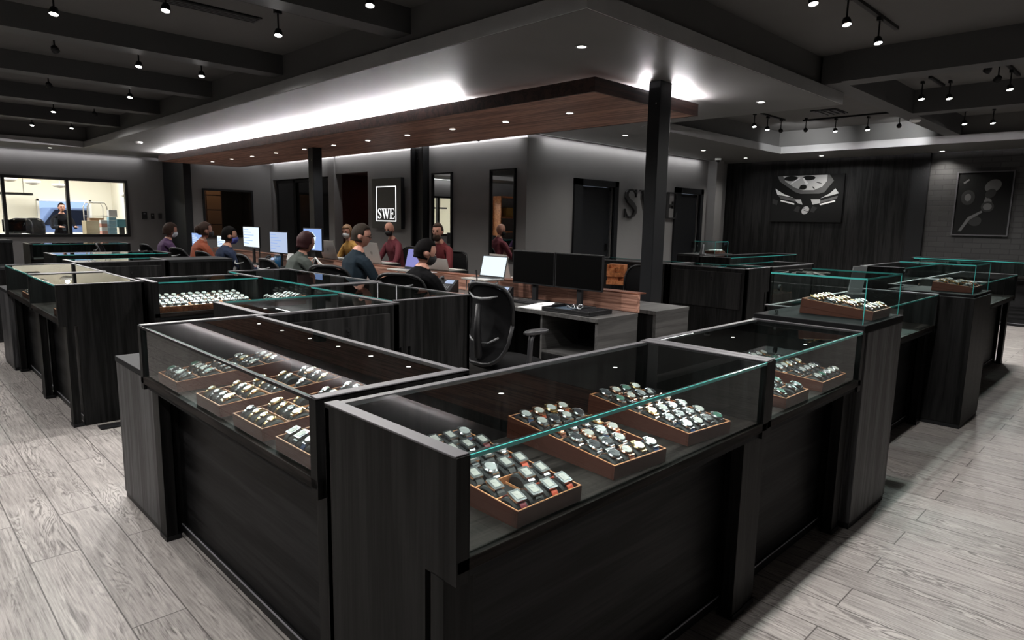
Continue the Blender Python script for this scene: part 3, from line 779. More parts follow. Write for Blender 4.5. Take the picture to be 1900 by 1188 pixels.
# ------------------------------------------------------------------ watches
def watch_meshes():
    """mesh pieces shared by every watch; strap arches along y, face tips towards -y"""
    hl, h, w = 0.037, 0.034, 0.021
    def arch(a, k=1.0): return (-hl*k*math.cos(a), h*k*math.sin(a)**0.8 if math.sin(a) > 0 else 0)
    A = [PI*i/14 for i in range(15)]
    cu = MB(); rs = []
    for a in A:
        y, z = arch(a)
        rs.append((y, z))
    n = 8; rings = []
    for s, k in ((-1.0, 0.80), (-0.8, 0.95), (-0.3, 1.0), (0.3, 1.0), (0.8, 0.95), (1.0, 0.80)):
        rings.append([(s*w, y*k, max(z*k, 0)) for y, z in rs])
    cu.rings(rings)
    def band(wd, th, k=1.02):
        m = MB()
        rr = []
        for a in [PI*(0.06+0.88*i/16) for i in range(17)]:
            y, z = arch(a, k); y2, z2 = arch(a, k+th)
            rr.append([(-wd, y, z), (wd, y, z), (wd, y2, z2), (-wd, y2, z2)])
        m.rings(rr); return m
    def links(wd, th, k=1.02):
        m = MB()
        for i in range(15):
            a0, a1 = PI*(0.05+0.9*i/15), PI*(0.05+0.9*(i+0.78)/15)
            rr = []
            for a in (a0, a1):
                y, z = arch(a, k); y2, z2 = arch(a, k+th)
                rr.append([(-wd, y, z), (wd, y, z), (wd, y2, z2), (-wd, y2, z2)])
            m.rings(rr)
        return m
    T = Matrix.Translation((0, -0.006, 0.0345)) @ Matrix.Rotation(R(16), 4, 'X')
    def rnd():
        c = MB(); c.xf(T, MB().lathe((0, 0, 0), [(0.0185, 0), (0.0200, 0.002), (0.0200, 0.006), (0.0165, 0.009), (0.0155, 0.0085)], 24))
        for y in (-0.021, 0.021): c.xf(T, B(-0.010, 0.010, y-0.003, y+0.003, 0.0, 0.005))
        c.xf(T, MB().cyl((0.019, 0, 0.004), 0.0022, 0.004, 8, 'x'))
        d = MB(); d.xf(T, MB().cyl((0, 0, 0.0085), 0.0150, 0.0008, 24))
        d.mat(1)
        for k in range(12):
            a = 2*PI*k/12; q = Matrix.Rotation(a, 4, 'Z')
            d.xf(T @ q, B(-0.0006, 0.0006, 0.0115, 0.0140, 0.0093, 0.0096))
        d.xf(T @ Matrix.Rotation(R(-55), 4, 'Z'), B(-0.0007, 0.0007, -0.001, 0.0085, 0.0093, 0.0098))
        d.xf(T @ Matrix.Rotation(R(50), 4, 'Z'), B(-0.0006, 0.0006, -0.001, 0.0120, 0.0093, 0.0099))
        return c, d
    def sq():
        c = MB(); c.xf(T, MB().prism([(-0.015, -0.019), (0.015, -0.019), (0.0165, -0.012), (0.0165, 0.012), (0.015, 0.019), (-0.015, 0.019), (-0.0165, 0.012), (-0.0165, -0.012)], 0, 0.0075))
        c.xf(T, MB().cyl((0.0165, 0, 0.004), 0.002, 0.003, 8, 'x'))
        d = MB(); d.xf(T, B(-0.0100, 0.0100, -0.0125, 0.0125, 0.0075, 0.0083))
        d.mat(1)
        for x in (-0.009, 0, 0.009):
            for y in (-0.012, 0.012): d.xf(T, B(x-0.0005, x+0.0005, y-0.0012, y+0.0012, 0.0083, 0.0086))
        for y in (-0.006, 0, 0.006):
            for x in (-0.0095, 0.0095): d.xf(T, B(x-0.0012, x+0.0012, y-0.0005, y+0.0005, 0.0083, 0.0086))
        d.xf(T @ Matrix.Rotation(R(-50), 4, 'Z'), B(-0.0006, 0.0006, 0, 0.007, 0.0083, 0.0088))
        d.xf(T @ Matrix.Rotation(R(40), 4, 'Z'), B(-0.0005, 0.0005, 0, 0.0095, 0.0083, 0.0088))
        return c, d
    return cu, band, links, rnd, sq
_cu, _band, _links, _rnd, _sq = watch_meshes()
VAR = [  # label words, case metal, dial, strap material, strap kind, square?
 ('steel watch with a white dial', 'steel', 'dial_white', 'steel', 'l', 0),
 ('steel watch with a black dial', 'steel', 'dial_black', 'steel', 'l', 0),
 ('steel watch with a silver dial', 'steel', 'dial_silver', 'steel', 'l', 0),
 ('square steel watch with a white dial', 'steel', 'dial_white', 'steel', 'l', 1),
 ('square steel watch on a black strap', 'steel', 'dial_white', 'strap_black', 'b', 1),
 ('square steel watch on a red strap', 'steel', 'dial_white', 'strap_red', 'b', 1),
 ('square steel watch on a wine strap', 'steel', 'dial_white', 'strap_wine', 'b', 1),
 ('steel watch on a navy strap', 'steel', 'dial_silver', 'strap_navy', 'b', 0),
 ('gold watch with a white dial', 'gold', 'dial_white', 'gold', 'l', 0),
 ('two-tone gold and steel watch', 'gold', 'dial_silver', 'steel', 'l', 0),
 ('rose gold watch on a brown strap', 'rose', 'dial_white', 'strap_brown', 'b', 0),
 ('rose gold watch on a red strap', 'rose', 'dial_white', 'strap_red', 'b', 0),
 ('steel watch with a green dial', 'steel', 'dial_green', 'steel', 'l', 0),
 ('square gold watch on a gold bracelet', 'gold', 'dial_white', 'gold', 'l', 1),
 ('slim steel ladies watch', 'steel', 'dial_silver', 'steel', 'l', 2),
 ('slim gold ladies watch', 'gold', 'dial_silver', 'gold', 'l', 2),
 ('slim black dialled ladies watch', 'steel', 'dial_black', 'steel', 'l', 2),
]
def make_protos():
    P = []
    for (lab, cm, dm, sm, kind, sq) in VAR:
        c, d = (_sq if sq == 1 else _rnd)()
        if sq == 2:
            for q in (c, d): q.v = [(x*0.62, -0.006+(y+0.006)*0.62, 0.0345+(z-0.0345)*0.8) for x, y, z in q.v]
        parts = []
        for nm, mb, mt in (('cushion', _cu, 'cushion'), ('bracelet' if kind == 'l' else 'strap', (_links if kind == 'l' else _band)(0.0058 if sq == 2 else 0.0095, 0.07), sm),
                           ('watch_case', c, cm), ('dial', d, [dm, 'dial_ink'])):
            o = mb.build(nm, mt); parts.append(o)
        P.append((lab, parts))
    # small-scale version with no parts, for far trays
    F = []
    for (lab, cm, dm, sm, kind, sq) in VAR:
        mb = MB(); mats = ['cushion', sm, cm, dm]
        mb.xf(Matrix(), _cu); mb.mi = [0]*len(mb.f)
        for i, s in ((1, _band(0.0095, 0.08)), (2, (_sq if sq == 1 else _rnd)()[0]), (3, (_sq if sq == 1 else _rnd)()[1])):
            a = len(mb.f); mb.xf(Matrix(), s)
            for k in range(a, len(mb.f)): mb.mi[k] = i
        F.append((lab, mb.build('watch', mats)))
    return P, F
PROTO, FAR = make_protos()
NW = 0
def place_watch(vi, M, label, group, far):
    global NW
    NW += 1
    if far:
        o = FAR[vi][1].copy(); COL.objects.link(o); o.matrix_world = M
    else:
        o = bpy.data.objects.new('watch', None); COL.objects.link(o); o.empty_display_size = 0.02
        o.matrix_world = M
        for p in PROTO[vi][1]:
            c = p.copy(); COL.objects.link(c); c.parent = o
    tag(o, label, 'watch', group)

PAL = {'square': [3, 4, 3, 3, 2, 5, 3, 6, 4, 3, 7], 'steel': [0, 1, 2, 0, 12, 1, 0, 9], 'mix': [1, 0, 1, 10, 11, 2, 12, 1, 9, 7],
       'gold': [8, 9, 0, 10, 8, 13, 2, 8], 'white': [0, 0, 2, 0, 3, 0, 2], 'dark': [1, 0, 12, 9, 1, 2], 'lady': [14, 15, 14, 16, 15, 14, 9]}
def tray(label, short, loc, rz, nx, ny, cx=0.052, cy=0.084, pal='steel', skip=0.06, far=False, group=None, side='leather', hh=0.042, tilt=0.0):
    w, l = nx*cx+0.012, ny*cy+0.012
    t = thing('watch_tray', label, 'tray', loc, rz)
    if tilt:
        t.rotation_euler = (tilt, 0, rz)
        MB().prism([(0.0, 0.0), (l, 0.0), (l-l*(1-math.cos(tilt)), -l*math.tan(tilt)+0.0005)], 0.0005, w-0.0005, 'x').build('wedge_base', side, t)
    MB().box(0, w, 0, 0.006, 0, hh).box(0, w, l-0.006, l, 0, hh).box(0, 0.006, 0.006, l-0.006, 0, hh).box(w-0.006, w, 0.006, l-0.006, 0, hh).box(0.006, w-0.006, 0.006, l-0.006, 0, 0.016).build('tray_box', side, t, bevel=0.0012)
    MB().box(0.0015, w-0.0015, 0.0015, 0.0045, hh, hh+0.0008).box(0.0015, w-0.0015, l-0.0045, l-0.0015, hh, hh+0.0008).box(0.0015, 0.0045, 0.0045, l-0.0045, hh, hh+0.0008).box(w-0.0045, w-0.0015, 0.0045, l-0.0045, hh, hh+0.0008).build('rim', 'tray_lip', t)
    B(0.0065, w-0.0065, 0.0065, l-0.0065, 0.016, 0.0175).build('lining', 'felt', t)
    for j in range(1, ny):
        B(0.006, w-0.006, 0.006+j*cy-0.0015, 0.006+j*cy+0.0015, 0.0175, hh-0.004).build('divider', 'tray_lip', t)
    if not far:
        m = MB()
        for i in range(1, nx):
            m.box(0.006+i*cx-0.001, 0.006+i*cx+0.001, 0.006, l-0.006, 0.0175, hh-0.018)
        m.build('cell_walls', 'tray_lip', t)
    T = Matrix.Translation(loc) @ Matrix.Rotation(rz, 4, 'Z') @ Matrix.Rotation(tilt, 4, 'X')
    rr = random.Random(hash(short) % 1000 if False else sum(ord(c) for c in short))
    for j in range(ny):
        for i in range(nx):
            if rr.random() < skip: continue
            v = rr.choice(PAL[pal])
            M = T @ Matrix.Translation((0.006+(i+0.5)*cx, 0.006+(j+0.5)*cy, 0.0178)) @ Matrix.Rotation(rr.uniform(-0.08, 0.08), 4, 'Z') @ Matrix.Scale(rr.uniform(1.0, 1.05), 4)
            lab = '%s, %s row, %s from left, %s' % (VAR[v][0], ORD[j], ORD[i], short)
            wds = lab.split()
            place_watch(v, M, ' '.join(wds), 'watches in the '+short.replace('in the ', '').replace('in ', ''), far)
    return t
Z = DK+0.0005
tray('brown leather watch tray nearest the camera, by the near end panel', 'nearest tray', (1.0, 0.985, Z), 0, 4, 6, 0.054, 0.0765, pal='square', tilt=0.07, skip=0.03)
tray('brown leather watch tray in the middle of the nearest case', 'middle tray', (1.395, 1.008, Z), R(-4), 4, 6, 0.055, 0.0735, pal='mix', tilt=0.07, skip=0.02)
tray('brown leather watch tray at the right end of the nearest case', 'right tray', (1.795, 1.018, Z), R(-6), 4, 6, 0.055, 0.072, pal='mix', tilt=0.07, skip=0.02)
tray('front watch tray in the case beside the pedestal, half hidden by the frame', 'front pedestal-side tray', (2.46, 0.99, Z), 0, 4, 4, pal='dark', skip=0.15, tilt=0.05)
tray('rear watch tray in the case beside the pedestal', 'rear pedestal-side tray', (2.84, 0.995, Z), 0, 5, 5, pal='steel', skip=0.03, tilt=0.07)
for k, (y, lab, sh, pal) in enumerate(((1.84, 'brown tray in the left case nearest the dividing rail', 'tray at the divider', 'square'),
                                       (2.16, 'brown tray in the left case, second from the dividing rail', 'second left tray', 'lady'),
                                       (2.50, 'brown tray in the left case, third from the dividing rail', 'third left tray', 'lady'),
                                       (2.94, 'brown tray in the left case farthest from the dividing rail', 'far left tray', 'steel'))):
    tray(lab, sh, (0.826, y, Z), R(-90), 4, 5, 0.054, 0.093, pal=pal, skip=0.02, tilt=0.06)
tray('brown watch tray inside the large glass box', 'big glass box', (3.44, 1.005, 1.0065), 0, 5, 4, pal='gold', skip=0.0, tilt=0.10)
tray('brown watch tray inside the second glass box', 'second glass box', (5.80, 1.04, 0.9865), 0, 6, 3, pal='gold', skip=0.2, far=True, tilt=0.10)
tray('small orange-brown tray left in the recessed case between pedestals', 'small recessed tray', (4.28, 1.215, Z), 0, 3, 2, pal='gold', skip=0.1, far=True, side='tray_lip')
tray('tray of white dialled watches at the left of the inner aisle case', 'left aisle tray', (1.453, 5.06, Z), 0, 4, 4, pal='white', skip=0, far=True, side='walnut_edge', tilt=0.13)
tray('tray of white dialled watches in the middle of the inner aisle case', 'middle aisle tray', (1.676, 5.06, Z), 0, 4, 4, pal='white', skip=0, far=True, side='walnut_edge', tilt=0.13)
tray('tray of white dialled watches at the right of the inner aisle case', 'right aisle tray', (1.905, 5.06, Z), 0, 4, 4, pal='white', skip=0, far=True, side='walnut_edge', tilt=0.13)
tray('tray of watches seen through glass in the nearer green edged aisle case', 'nearer edged case', (2.21, 4.15, Z), R(-90), 5, 4, pal='white', skip=0.1, far=True, tilt=0.10)
tray('tray of watches in the aisle case with the blue rail', 'blue rail case', (2.25, 5.2, Z), R(-90), 5, 3, pal='white', skip=0.1, far=True, tilt=0.10)
tray('small watch tray in the left block case nearest the camera', 'left block near tray', (0.885, 5.42, Z), R(-90), 4, 2, pal='mix', skip=0.2, far=True)
tray('small watch tray in the second left block case', 'left block far tray', (0.895, 6.75, Z), R(-90), 6, 1, pal='mix', skip=0.1, far=True)
tray('watch tray inside the small distant glass box', 'distant glass box', (9.79, 5.27, 0.986), 0, 6, 2, pal='white', skip=0, far=True)
tray('watch tray in the far dark backed case beside the post', 'dark backed case', (7.36, 4.5, Z), R(90), 6, 2, pal='gold', skip=0.2, far=True)
# hide-free cleanup: prototypes are removed, only their shared meshes stay
for lab, parts in PROTO:
    for o in parts: bpy.data.objects.remove(o, do_unlink=True)
for lab, o in FAR: bpy.data.objects.remove(o, do_unlink=True)
print('watches', NW)
# ------------------------------------------------------------------ desks
def desk(label, loc, rz, L, cubby=False):
    """local: user sits at -y side, x along length"""
    t = thing('office_desk', label, 'desk', loc, rz)
    D = 0.52
    B(0, L, 0, D, 0.708, 0.74).build('desk_top', 'desk_grey', t, bevel=0.002)
    B(0.0, 0.03, 0.01, D-0.005, 0, 0.708).build('end_panel', 'desk_grey', t)
    B(L-0.03, L, 0.01, D-0.005, 0, 0.708).build('end_panel', 'desk_grey', t)
    B(0.03, L-0.03, D-0.03, D-0.01, 0.15, 0.708).build('modesty_panel', 'black_wood', t)
    x0, x1 = (L-0.60, L-0.03)
    c = MB().box(x0, x0+0.02, 0.02, D-0.04, 0.03, 0.708).box(x0+0.02, x1, 0.02, D-0.04, 0.40, 0.42).box(x0+0.02, x1, 0.02, D-0.04, 0.03, 0.05)
    c.build('pedestal', 'desk_grey' if cubby else 'black_wood', t)
    d = B(x0+0.022, x1-0.002, 0.015, 0.033, 0.06, 0.395).build('drawer', 'black_wood', t, bevel=0.002)
    MB().cyl((x1-0.08, 0.015, 0.32), 0.008, -0.008, 10, 'y').build('lock', 'chrome', d)
    return t
for k in range(6):
    y = 2.98+1.505*k
    desk('grey office desk on the near side of the row, %s from the big post' % ORD[k], (3.84, y+1.5, 0), R(-90), 1.5, True)
    desk('grey office desk on the far side of the row, %s from the big post' % ORD[k], (5.09, y-0.03, 0), R(90), 1.5)
t = thing('privacy_panel', 'long low walnut divider with a reddish top edge down the desk row', 'desk divider', (4.39, 7.5, 0.74))
B(-0.018, 0.018, -4.5, 4.5, 0.0, 0.148).build('panel', 'walnut', t, bevel=0.002)
B(-0.022, 0.10, -4.5, 4.5, 0.148, 0.156).build('top_edge', 'walnut_edge', t)

# ------------------------------------------------------------------ office chairs
def chair_parts():
    P = []
    n = 26
    def loop(w, h, zc, e=3.6, r=0.014, y=0.0):
        pts = []
        for i in range(n+1):
            a = 2*PI*i/n; ca, sa = math.cos(a), math.sin(a)
            x = w*abs(ca)**(2/e)*(1 if ca >= 0 else -1); z = h*abs(sa)**(2/e)*(1 if sa >= 0 else -1)
            bow = 0.05*(x/w)**2 if w else 0
            pts.append((x*(1.0+0.08*z/h), y+bow*1.0-0.06*(z/h)**2+0.03*(z/h), zc+z))
        return pts
    mb = MB(); mb.tube(loop(0.225, 0.29, 0.715), 0.014, 8); P.append(('back_frame', mb, 'black_plastic', True))
    # mesh sheet
    mb = MB(); nx, nz = 10, 12; vs = []; fs = []
    for j in range(nz+1):
        for i in range(nx+1):
            u, v = -1+2*i/nx, -1+2*j/nz
            z = 0.285*v; lim = 0.222*(1-abs(v)**3.6)**(1/3.6) if abs(v) < 1 else 0.03
            x = u*max(lim, 0.05)*(1+0.08*v)
            vs.append((x, 0.05*(x/0.225)**2-0.06*v*v+0.03*v, 0.715+z))
    for j in range(nz):
        for i in range(nx):
            a = j*(nx+1)+i; fs.append((a, a+1, a+nx+2, a+nx+1))
    mb.add(vs, fs); P.append(('back_mesh', mb, 'mesh_black', True))
    mb = MB().tube([(-0.17, -0.035, 0.63), (-0.09, -0.055, 0.585), (0, -0.06, 0.575), (0.09, -0.055, 0.585), (0.17, -0.035, 0.63)], 0.007, 8)
    P.append(('lumbar_bar', mb, 'grey_plastic', True))
    mb = MB().tube([(-0.15, -0.03, 0.93), (-0.08, -0.052, 0.90), (0, -0.05, 0.895), (0.08, -0.052, 0.905), (0.15, -0.03, 0.925)], [0.004, 0.009, 0.011, 0.010, 0.005], 8)
    P.append(('back_handle', mb, 'grey_plastic', True))
    mb = MB().tube([(0, -0.075, 0.86), (0, -0.085, 0.65), (0, -0.07, 0.48), (0, 0.02, 0.40), (0, 0.16, 0.385)], [0.02, 0.03, 0.032, 0.03, 0.03], 10)
    P.append(('back_spine', mb, 'black_plastic', True))
    mb = MB(); pts = []
    for i in range(28):
        a = 2*PI*i/28; ca, sa = math.cos(a), math.sin(a)
        pts.append((0.24*abs(ca)**0.6*(1 if ca >= 0 else -1), 0.235*abs(sa)**0.6*(1 if sa >= 0 else -1)))
    rr = [[(x*k, 0.22+y*k, z) for x, y in pts] for k, z in ((0.88, 0.365), (0.98, 0.375), (1.0, 0.395), (0.97, 0.415), (0.85, 0.425))]
    mb.rings(rr); P.append(('seat', mb, 'mesh_black', True))
    for s in (-1, 1):
        mb = MB().tube([(s*0.24, 0.16, 0.40), (s*0.285, 0.17, 0.43), (s*0.29, 0.17, 0.60), (s*0.28, 0.20, 0.645)], [0.018, 0.02, 0.02, 0.022], 8)
        P.append(('arm_post', mb, 'dark_plastic', True))
        mb = MB(); q = []
        for k, z in ((0.8, 0.645), (1, 0.652), (1, 0.668), (0.8, 0.677)):
            q.append([(s*0.28+0.045*k*math.cos(2*PI*i/16), 0.24+0.125*k*math.sin(2*PI*i/16), z) for i in range(16)])
        mb.rings(q); P.append(('armrest', mb, 'dark_plastic', True))
    P.append(('gas_column', MB().cyl((0, 0.2, 0.10), 0.028, 0.22, 12).cyl((0, 0.2, 0.30), 0.02, 0.07, 12), 'black_metal', False))
    for k in range(5):
        a = 2*PI*k/5+0.3; c, s = math.cos(a), math.sin(a)
        P.append(('base_leg', MB().tube([(0.02*c, 0.2+0.02*s, 0.12), (0.30*c, 0.2+0.30*s, 0.075)], [0.024, 0.014], 8), 'black_plastic', True))
        P.append(('caster', MB().cyl((0.30*c-0.012, 0.2+0.30*s, 0.03), 0.03, 0.024, 12, 'x').cyl((0.30*c, 0.2+0.30*s, 0.04), 0.008, 0.03, 6), 'black_plastic', False))
    return P
CH = None
def chair(label, loc, rz, sc=1.0):
    """local origin below the back; chair faces +y"""
    global CH
    t = thing('office_chair', label, 'office chair', loc, rz, 'mesh backed office chairs')
    t.scale = (1, 1, sc)
    if CH is None:
        CH = [mb.build(nm, mt, t, smooth=sm) for nm, mb, mt, sm in chair_parts()]
    else:
        for o in CH:
            c = o.copy(); COL.objects.link(c); c.parent = t
    return t
RX = R(-90)   # near side: chair faces +x
chair('empty black mesh office chair with a curved grey lumbar bar, nearest the camera', (3.17, 3.48, 0), R(-90))
chair('black office chair of the person in a black suit', (3.10, 4.48, 0), R(-62))
chair('black office chair behind the person in a navy shirt', (3.08, 5.62, 0), R(-60))
chair('black office chair of the person in a grey-green top', (3.02, 6.80, 0), R(-90))
chair('black office chair left of the person in a blue patterned shirt', (3.15, 7.75, 0), R(-95))
chair('black office chair of the person in a blue patterned shirt', (2.98, 8.55, 0), R(-85))
chair('black office chair of the person in an orange top', (3.02, 9.62, 0), R(-80))
chair('black office chair of the person in a purple top', (3.0, 10.95, 0), R(-84))
chair('empty black office chair left of the person in a purple top', (2.50, 11.42, 0), R(-110))
chair('black office chair of the bearded person in a dark red shirt', (6.05, 7.28, 0), R(100))
chair('black office chair of the bald person in a maroon shirt', (6.34, 8.81, 0), R(88))
chair('black office chair of the person with long blond-brown hair', (6.05, 9.62, 0), R(90))
chair('dark office chair at the desk end behind the black monitors', (5.72, 4.75, 0), R(95))
chair('dark office chair against the dark back of the right cases', (5.95, 4.02, 0), R(80))

# ------------------------------------------------------------------ desk objects
def monitor(label, loc, rz, w, h, zc, scr='screen_off', stand_h=None):
    t = thing('computer_monitor', label, 'monitor', loc, rz)   # faces -y locally
    z = zc-loc[2]
    B(-w/2, w/2, 0, 0.022, z-h/2, z+h/2).build('display_housing', 'black_plastic', t, bevel=0.003)
    s = B(-w/2+0.010, w/2-0.010, -0.002, 0.0, z-h/2+0.014, z+h/2-0.010).build('screen', scr, t)
    if scr in ('screen_blue', 'screen_pale', 'screen_white'):
        m = MB()
        for k in range(6):
            m.box(-w/2+0.03, -w/2+0.03+w*(0.30+0.08*((k*7) % 5)), -0.003, -0.002, z+h/2-0.05-k*h*0.13, z+h/2-0.042-k*h*0.13)
        m.build('screen_text', 'screen_blue' if scr != 'screen_blue' else 'screen_white', t)
    B(-0.025, 0.025, 0.022, 0.05, 0.01, z).build('stand_neck', 'black_plastic', t)
    B(-0.11, 0.11, -0.05, 0.12, 0, 0.012).build('stand_base', 'black_plastic', t, bevel=0.003)
    return t
monitor('black switched-off monitor by the big post, right one of the pair', (4.22, 3.50, 0.74), R(-90), 0.51, 0.30, 1.042)
monitor('black switched-off monitor, left one of the pair beside the big post', (4.22, 4.02, 0.74), R(-90), 0.51, 0.30, 1.042)
monitor('upright monitor with a bright white page behind the person in a blue patterned shirt', (4.2, 9.95, 0.74), R(-90), 0.58, 0.32, 1.14, 'screen_white')
monitor('monitor with a pale blue spreadsheet, beside the blue tumbler', (4.2, 9.02, 0.74), R(-90), 0.56, 0.31, 1.09, 'screen_pale')
monitor('monitor showing a photo above the dark red haired person', (4.2, 8.02, 0.74), R(-90), 0.50, 0.30, 1.165, 'screen_blue')
monitor('monitor with a blue page behind the person in an orange top', (4.2, 12.25, 0.74), R(-90), 0.5, 0.26, 1.02, 'screen_blue')
monitor('pale monitor beside the masked person in an orange top', (4.2, 11.05, 0.74), R(-90), 0.52, 0.2, 1.03, 'screen_white')
m = MB().box(-0.05, 0.06, -0.004, -0.0035, 0.30, 0.52)
t = bpy.data.objects['computer_monitor.004'] if 'computer_monitor.004' in bpy.data.objects else None
if t:
    q = MB(); q.prism([(-0.06, 0.33), (0.05, 0.30), (0.10, 0.46), (0.0, 0.53)], -0.0045, -0.0032, 'y')
    q.build('screen_picture', 'screen_white', t)

def hp_mark(parent, c, r, mat, y):
    m = MB(); n = 24
    R1 = [(c[0]+r*math.cos(2*PI*i/n), c[1]+r*math.sin(2*PI*i/n)) for i in range(n)]
    R2 = [(c[0]+r*0.86*math.cos(2*PI*i/n), c[1]+r*0.86*math.sin(2*PI*i/n)) for i in range(n)]
    vs = [(x, y, z) for x, z in R1]+[(x, y, z) for x, z in R2]
    m.add(vs, [(i, (i+1) % n, n+(i+1) % n, n+i) for i in range(n)])
    for dx, up in ((-0.35, 1), (0.35, -1)):
        x = c[0]+dx*r
        m.box(x-0.28*r, x-0.18*r, y-0.0002, y, c[1]-(0.35 if up > 0 else 0.8)*r, c[1]+(0.8 if up > 0 else 0.35)*r)
        m.box(x-0.28*r, x+0.2*r, y-0.0002, y, c[1]+0.25*r, c[1]+0.35*r)
        m.box(x+0.14*r, x+0.24*r, y-0.0002, y, c[1]-0.35*r, c[1]+0.35*r)
        if up < 0: m.box(x-0.28*r, x+0.2*r, y-0.0002, y, c[1]-0.35*r, c[1]-0.25*r)
    m.build('logo', mat, parent)

def laptop(label, loc, rz, w=0.34, h=0.22, scr='screen_white', back=False, stand=0.0, open_deg=104):
    """screen faces -y locally, keyboard towards -y"""
    t = thing('laptop', label, 'laptop', loc, rz)
    B(-w/2, w/2, -0.23, 0.0, 0, 0.014).build('keyboard_base', 'silver', t, bevel=0.003)
    B(-w/2+0.03, w/2-0.03, -0.11, -0.02, 0.014, 0.0155).build('keys', 'black_plastic', t)
    a = R(open_deg-90)
    lid = B(-w/2, w/2, 0, 0.008, 0, h).build('lid', 'silver', t, bevel=0.002, loc=(0, 0, 0.012), rot=(-a, 0, 0))
    B(-w/2+0.001, w/2-0.001, -0.0015, 0, 0.002, h-0.001).build('bezel', 'black_plastic', lid)
    B(-w/2+0.010, w/2-0.010, -0.0025, -0.0015, 0.018, h-0.010).build('screen', scr, lid)
    if back: hp_mark(lid, (0, h*0.5), 0.022, 'pic_dark', 0.0084)
    return t
def stand(label, loc, rz, h=0.17, w=0.30):
    t = thing('laptop_stand', label, 'laptop stand', loc, rz)
    B(-w/2, w/2, -0.20, 0.03, h-0.006, h).build('shelf', 'white', t, bevel=0.002)
    for x in (-w/2+0.02, w/2-0.02):
        MB().tube([(x, -0.02, 0), (x, -0.02, h-0.004)], 0.006, 6).build('leg', 'silver', t)
        MB().tube([(x, -0.18, 0), (x, -0.18, h-0.004)], 0.006, 6).build('leg', 'silver', t)
    return t
stand('white laptop stand left of the switched-off monitors', (4.16, 4.52, 0.74), R(-90))
laptop('open laptop with a pale white screen left of the switched-off monitors', (4.16, 4.50, 0.9105), R(-90), 0.34, 0.21, 'screen_white')
stand('white laptop stand in front of the person in a black suit', (4.2, 5.62, 0.74), R(-90), 0.17, 0.42)
laptop('open laptop with a lilac screen beside the person in a black suit', (4.2, 5.80, 0.9105), R(-90), 0.30, 0.22, 'screen_lilac')
laptop('silver laptop lid with a round mark in front of the person with long hair', (4.50, 8.10, 0.896), R(90), 0.40, 0.25, 'screen_pale', True)
laptop('silver laptop lid with a round mark in front of the bald person', (4.50, 7.02, 0.896), R(90), 0.34, 0.26, 'screen_pale', True)
laptop('low tilted silver laptop lid in front of the bearded person', (4.50, 5.72, 0.896), R(90), 0.36, 0.13, 'screen_pale')
laptop('laptop seen from behind with a copper coloured reflection on its lid', (4.50, 4.70, 0.872), R(80), 0.30, 0.25, 'screen_pale')
for k, y in enumerate((8.10, 7.02, 5.72, 4.70)):
    t = thing('laptop_riser', 'dark low riser under the %s silver laptop from the big post' % ORD[3-k], 'laptop riser', (4.62, y, 0.74))
    B(-0.12, 0.16, -0.17, 0.17, 0.12 if k < 3 else 0.10, 0.156 if k < 3 else 0.132).build('shelf', 'black_plastic', t)
    for sy in (-0.15, 0.15): B(-0.11, 0.14, sy-0.01, sy+0.01, 0, 0.12).build('side', 'black_plastic', t)

def phone(label, loc, rz):
    t = thing('desk_phone', label, 'telephone', loc, rz)
    MB().prism([(-0.10, 0), (0.10, 0), (0.10, 0.13), (0.085, 0.13), (-0.10, 0.02)], -0.10, 0.10, 'x').build('phone_body', 'black_plastic', t, bevel=0.003)
    k = MB()
    T = Matrix.Translation((0.03, -0.005, 0.0775)) @ Matrix.Rotation(math.atan2(0.11, 0.185), 4, 'X')
    for i in range(4):
        for j in range(4): k.xf(T, B(-0.045+0.022*i, -0.031+0.022*i, -0.075+0.022*j, -0.061+0.022*j, 0.002, 0.006))
    k.build('keypad', 'grey_plastic', t)
    s = MB(); s.xf(T, B(-0.045, 0.045, 0.03, 0.085, 0.001, 0.004)); s.build('phone_display', 'screen_pale', t)
    h = MB(); h.tube([(-0.075, -0.10, 0.04), (-0.075, -0.06, 0.075), (-0.075, 0.05, 0.145), (-0.075, 0.09, 0.145)], [0.018, 0.012, 0.012, 0.018], 8)
    h.build('handset', 'dark_plastic', t, smooth=True)
    MB().tube([(-0.075, -0.10, 0.035), (-0.10, -0.14, 0.01), (-0.03, -0.17, 0.008), (0.02, -0.12, 0.008)], 0.003, 6).build('cord', 'black_plastic', t)
    return t
phone('black desk phone beside the keyboard, nearest the switched-off monitors', (3.99, 4.22, 0.74), R(-75))
phone('black desk phone behind the empty chair, left of the other one', (4.22, 4.62, 0.74), R(-75)) if False else None
phone('black desk phone with a pale display behind the empty chair', (4.02, 5.02, 0.74), R(-70))
phone('black desk phone beside the blue tumbler', (4.15, 9.25, 0.74), R(-75))
def keyboard(label, loc, rz):
    t = thing('keyboard', label, 'keyboard', loc, rz)
    B(-0.22, 0.22, -0.075, 0.075, 0, 0.018).build('frame', 'black_plastic', t, bevel=0.003)
    m = MB()
    for i in range(18):
        for j in range(5): m.box(-0.21+i*0.0233, -0.19+i*0.0233, -0.065+j*0.026, -0.043+j*0.026, 0.018, 0.024)
    m.build('keys', 'dark_plastic', t)
keyboard('black keyboard in front of the switched-off monitors', (4.115, 3.88, 0.74), R(-92))
t = thing('computer_mouse', 'small black computer mouse beside the white papers', 'mouse', (4.09, 3.61, 0.74), R(-90))
MB().ell((0, 0, 0), 0.03, 0.05, 0.032, 14, 6, 0.0, 1.0).build('shell', 'black_plastic', t, smooth=True)
MB().cyl((0, 0.02, 0.028), 0.006, 0.006, 8, 'x').build('scroll_wheel', 'grey_plastic', t)
t = thing('paper_sheets', 'loose white papers lying on the near edge of the desk', 'papers', (3.935, 3.70, 0.74), R(-78)); t.scale = (1.15, 1.2, 1.8)
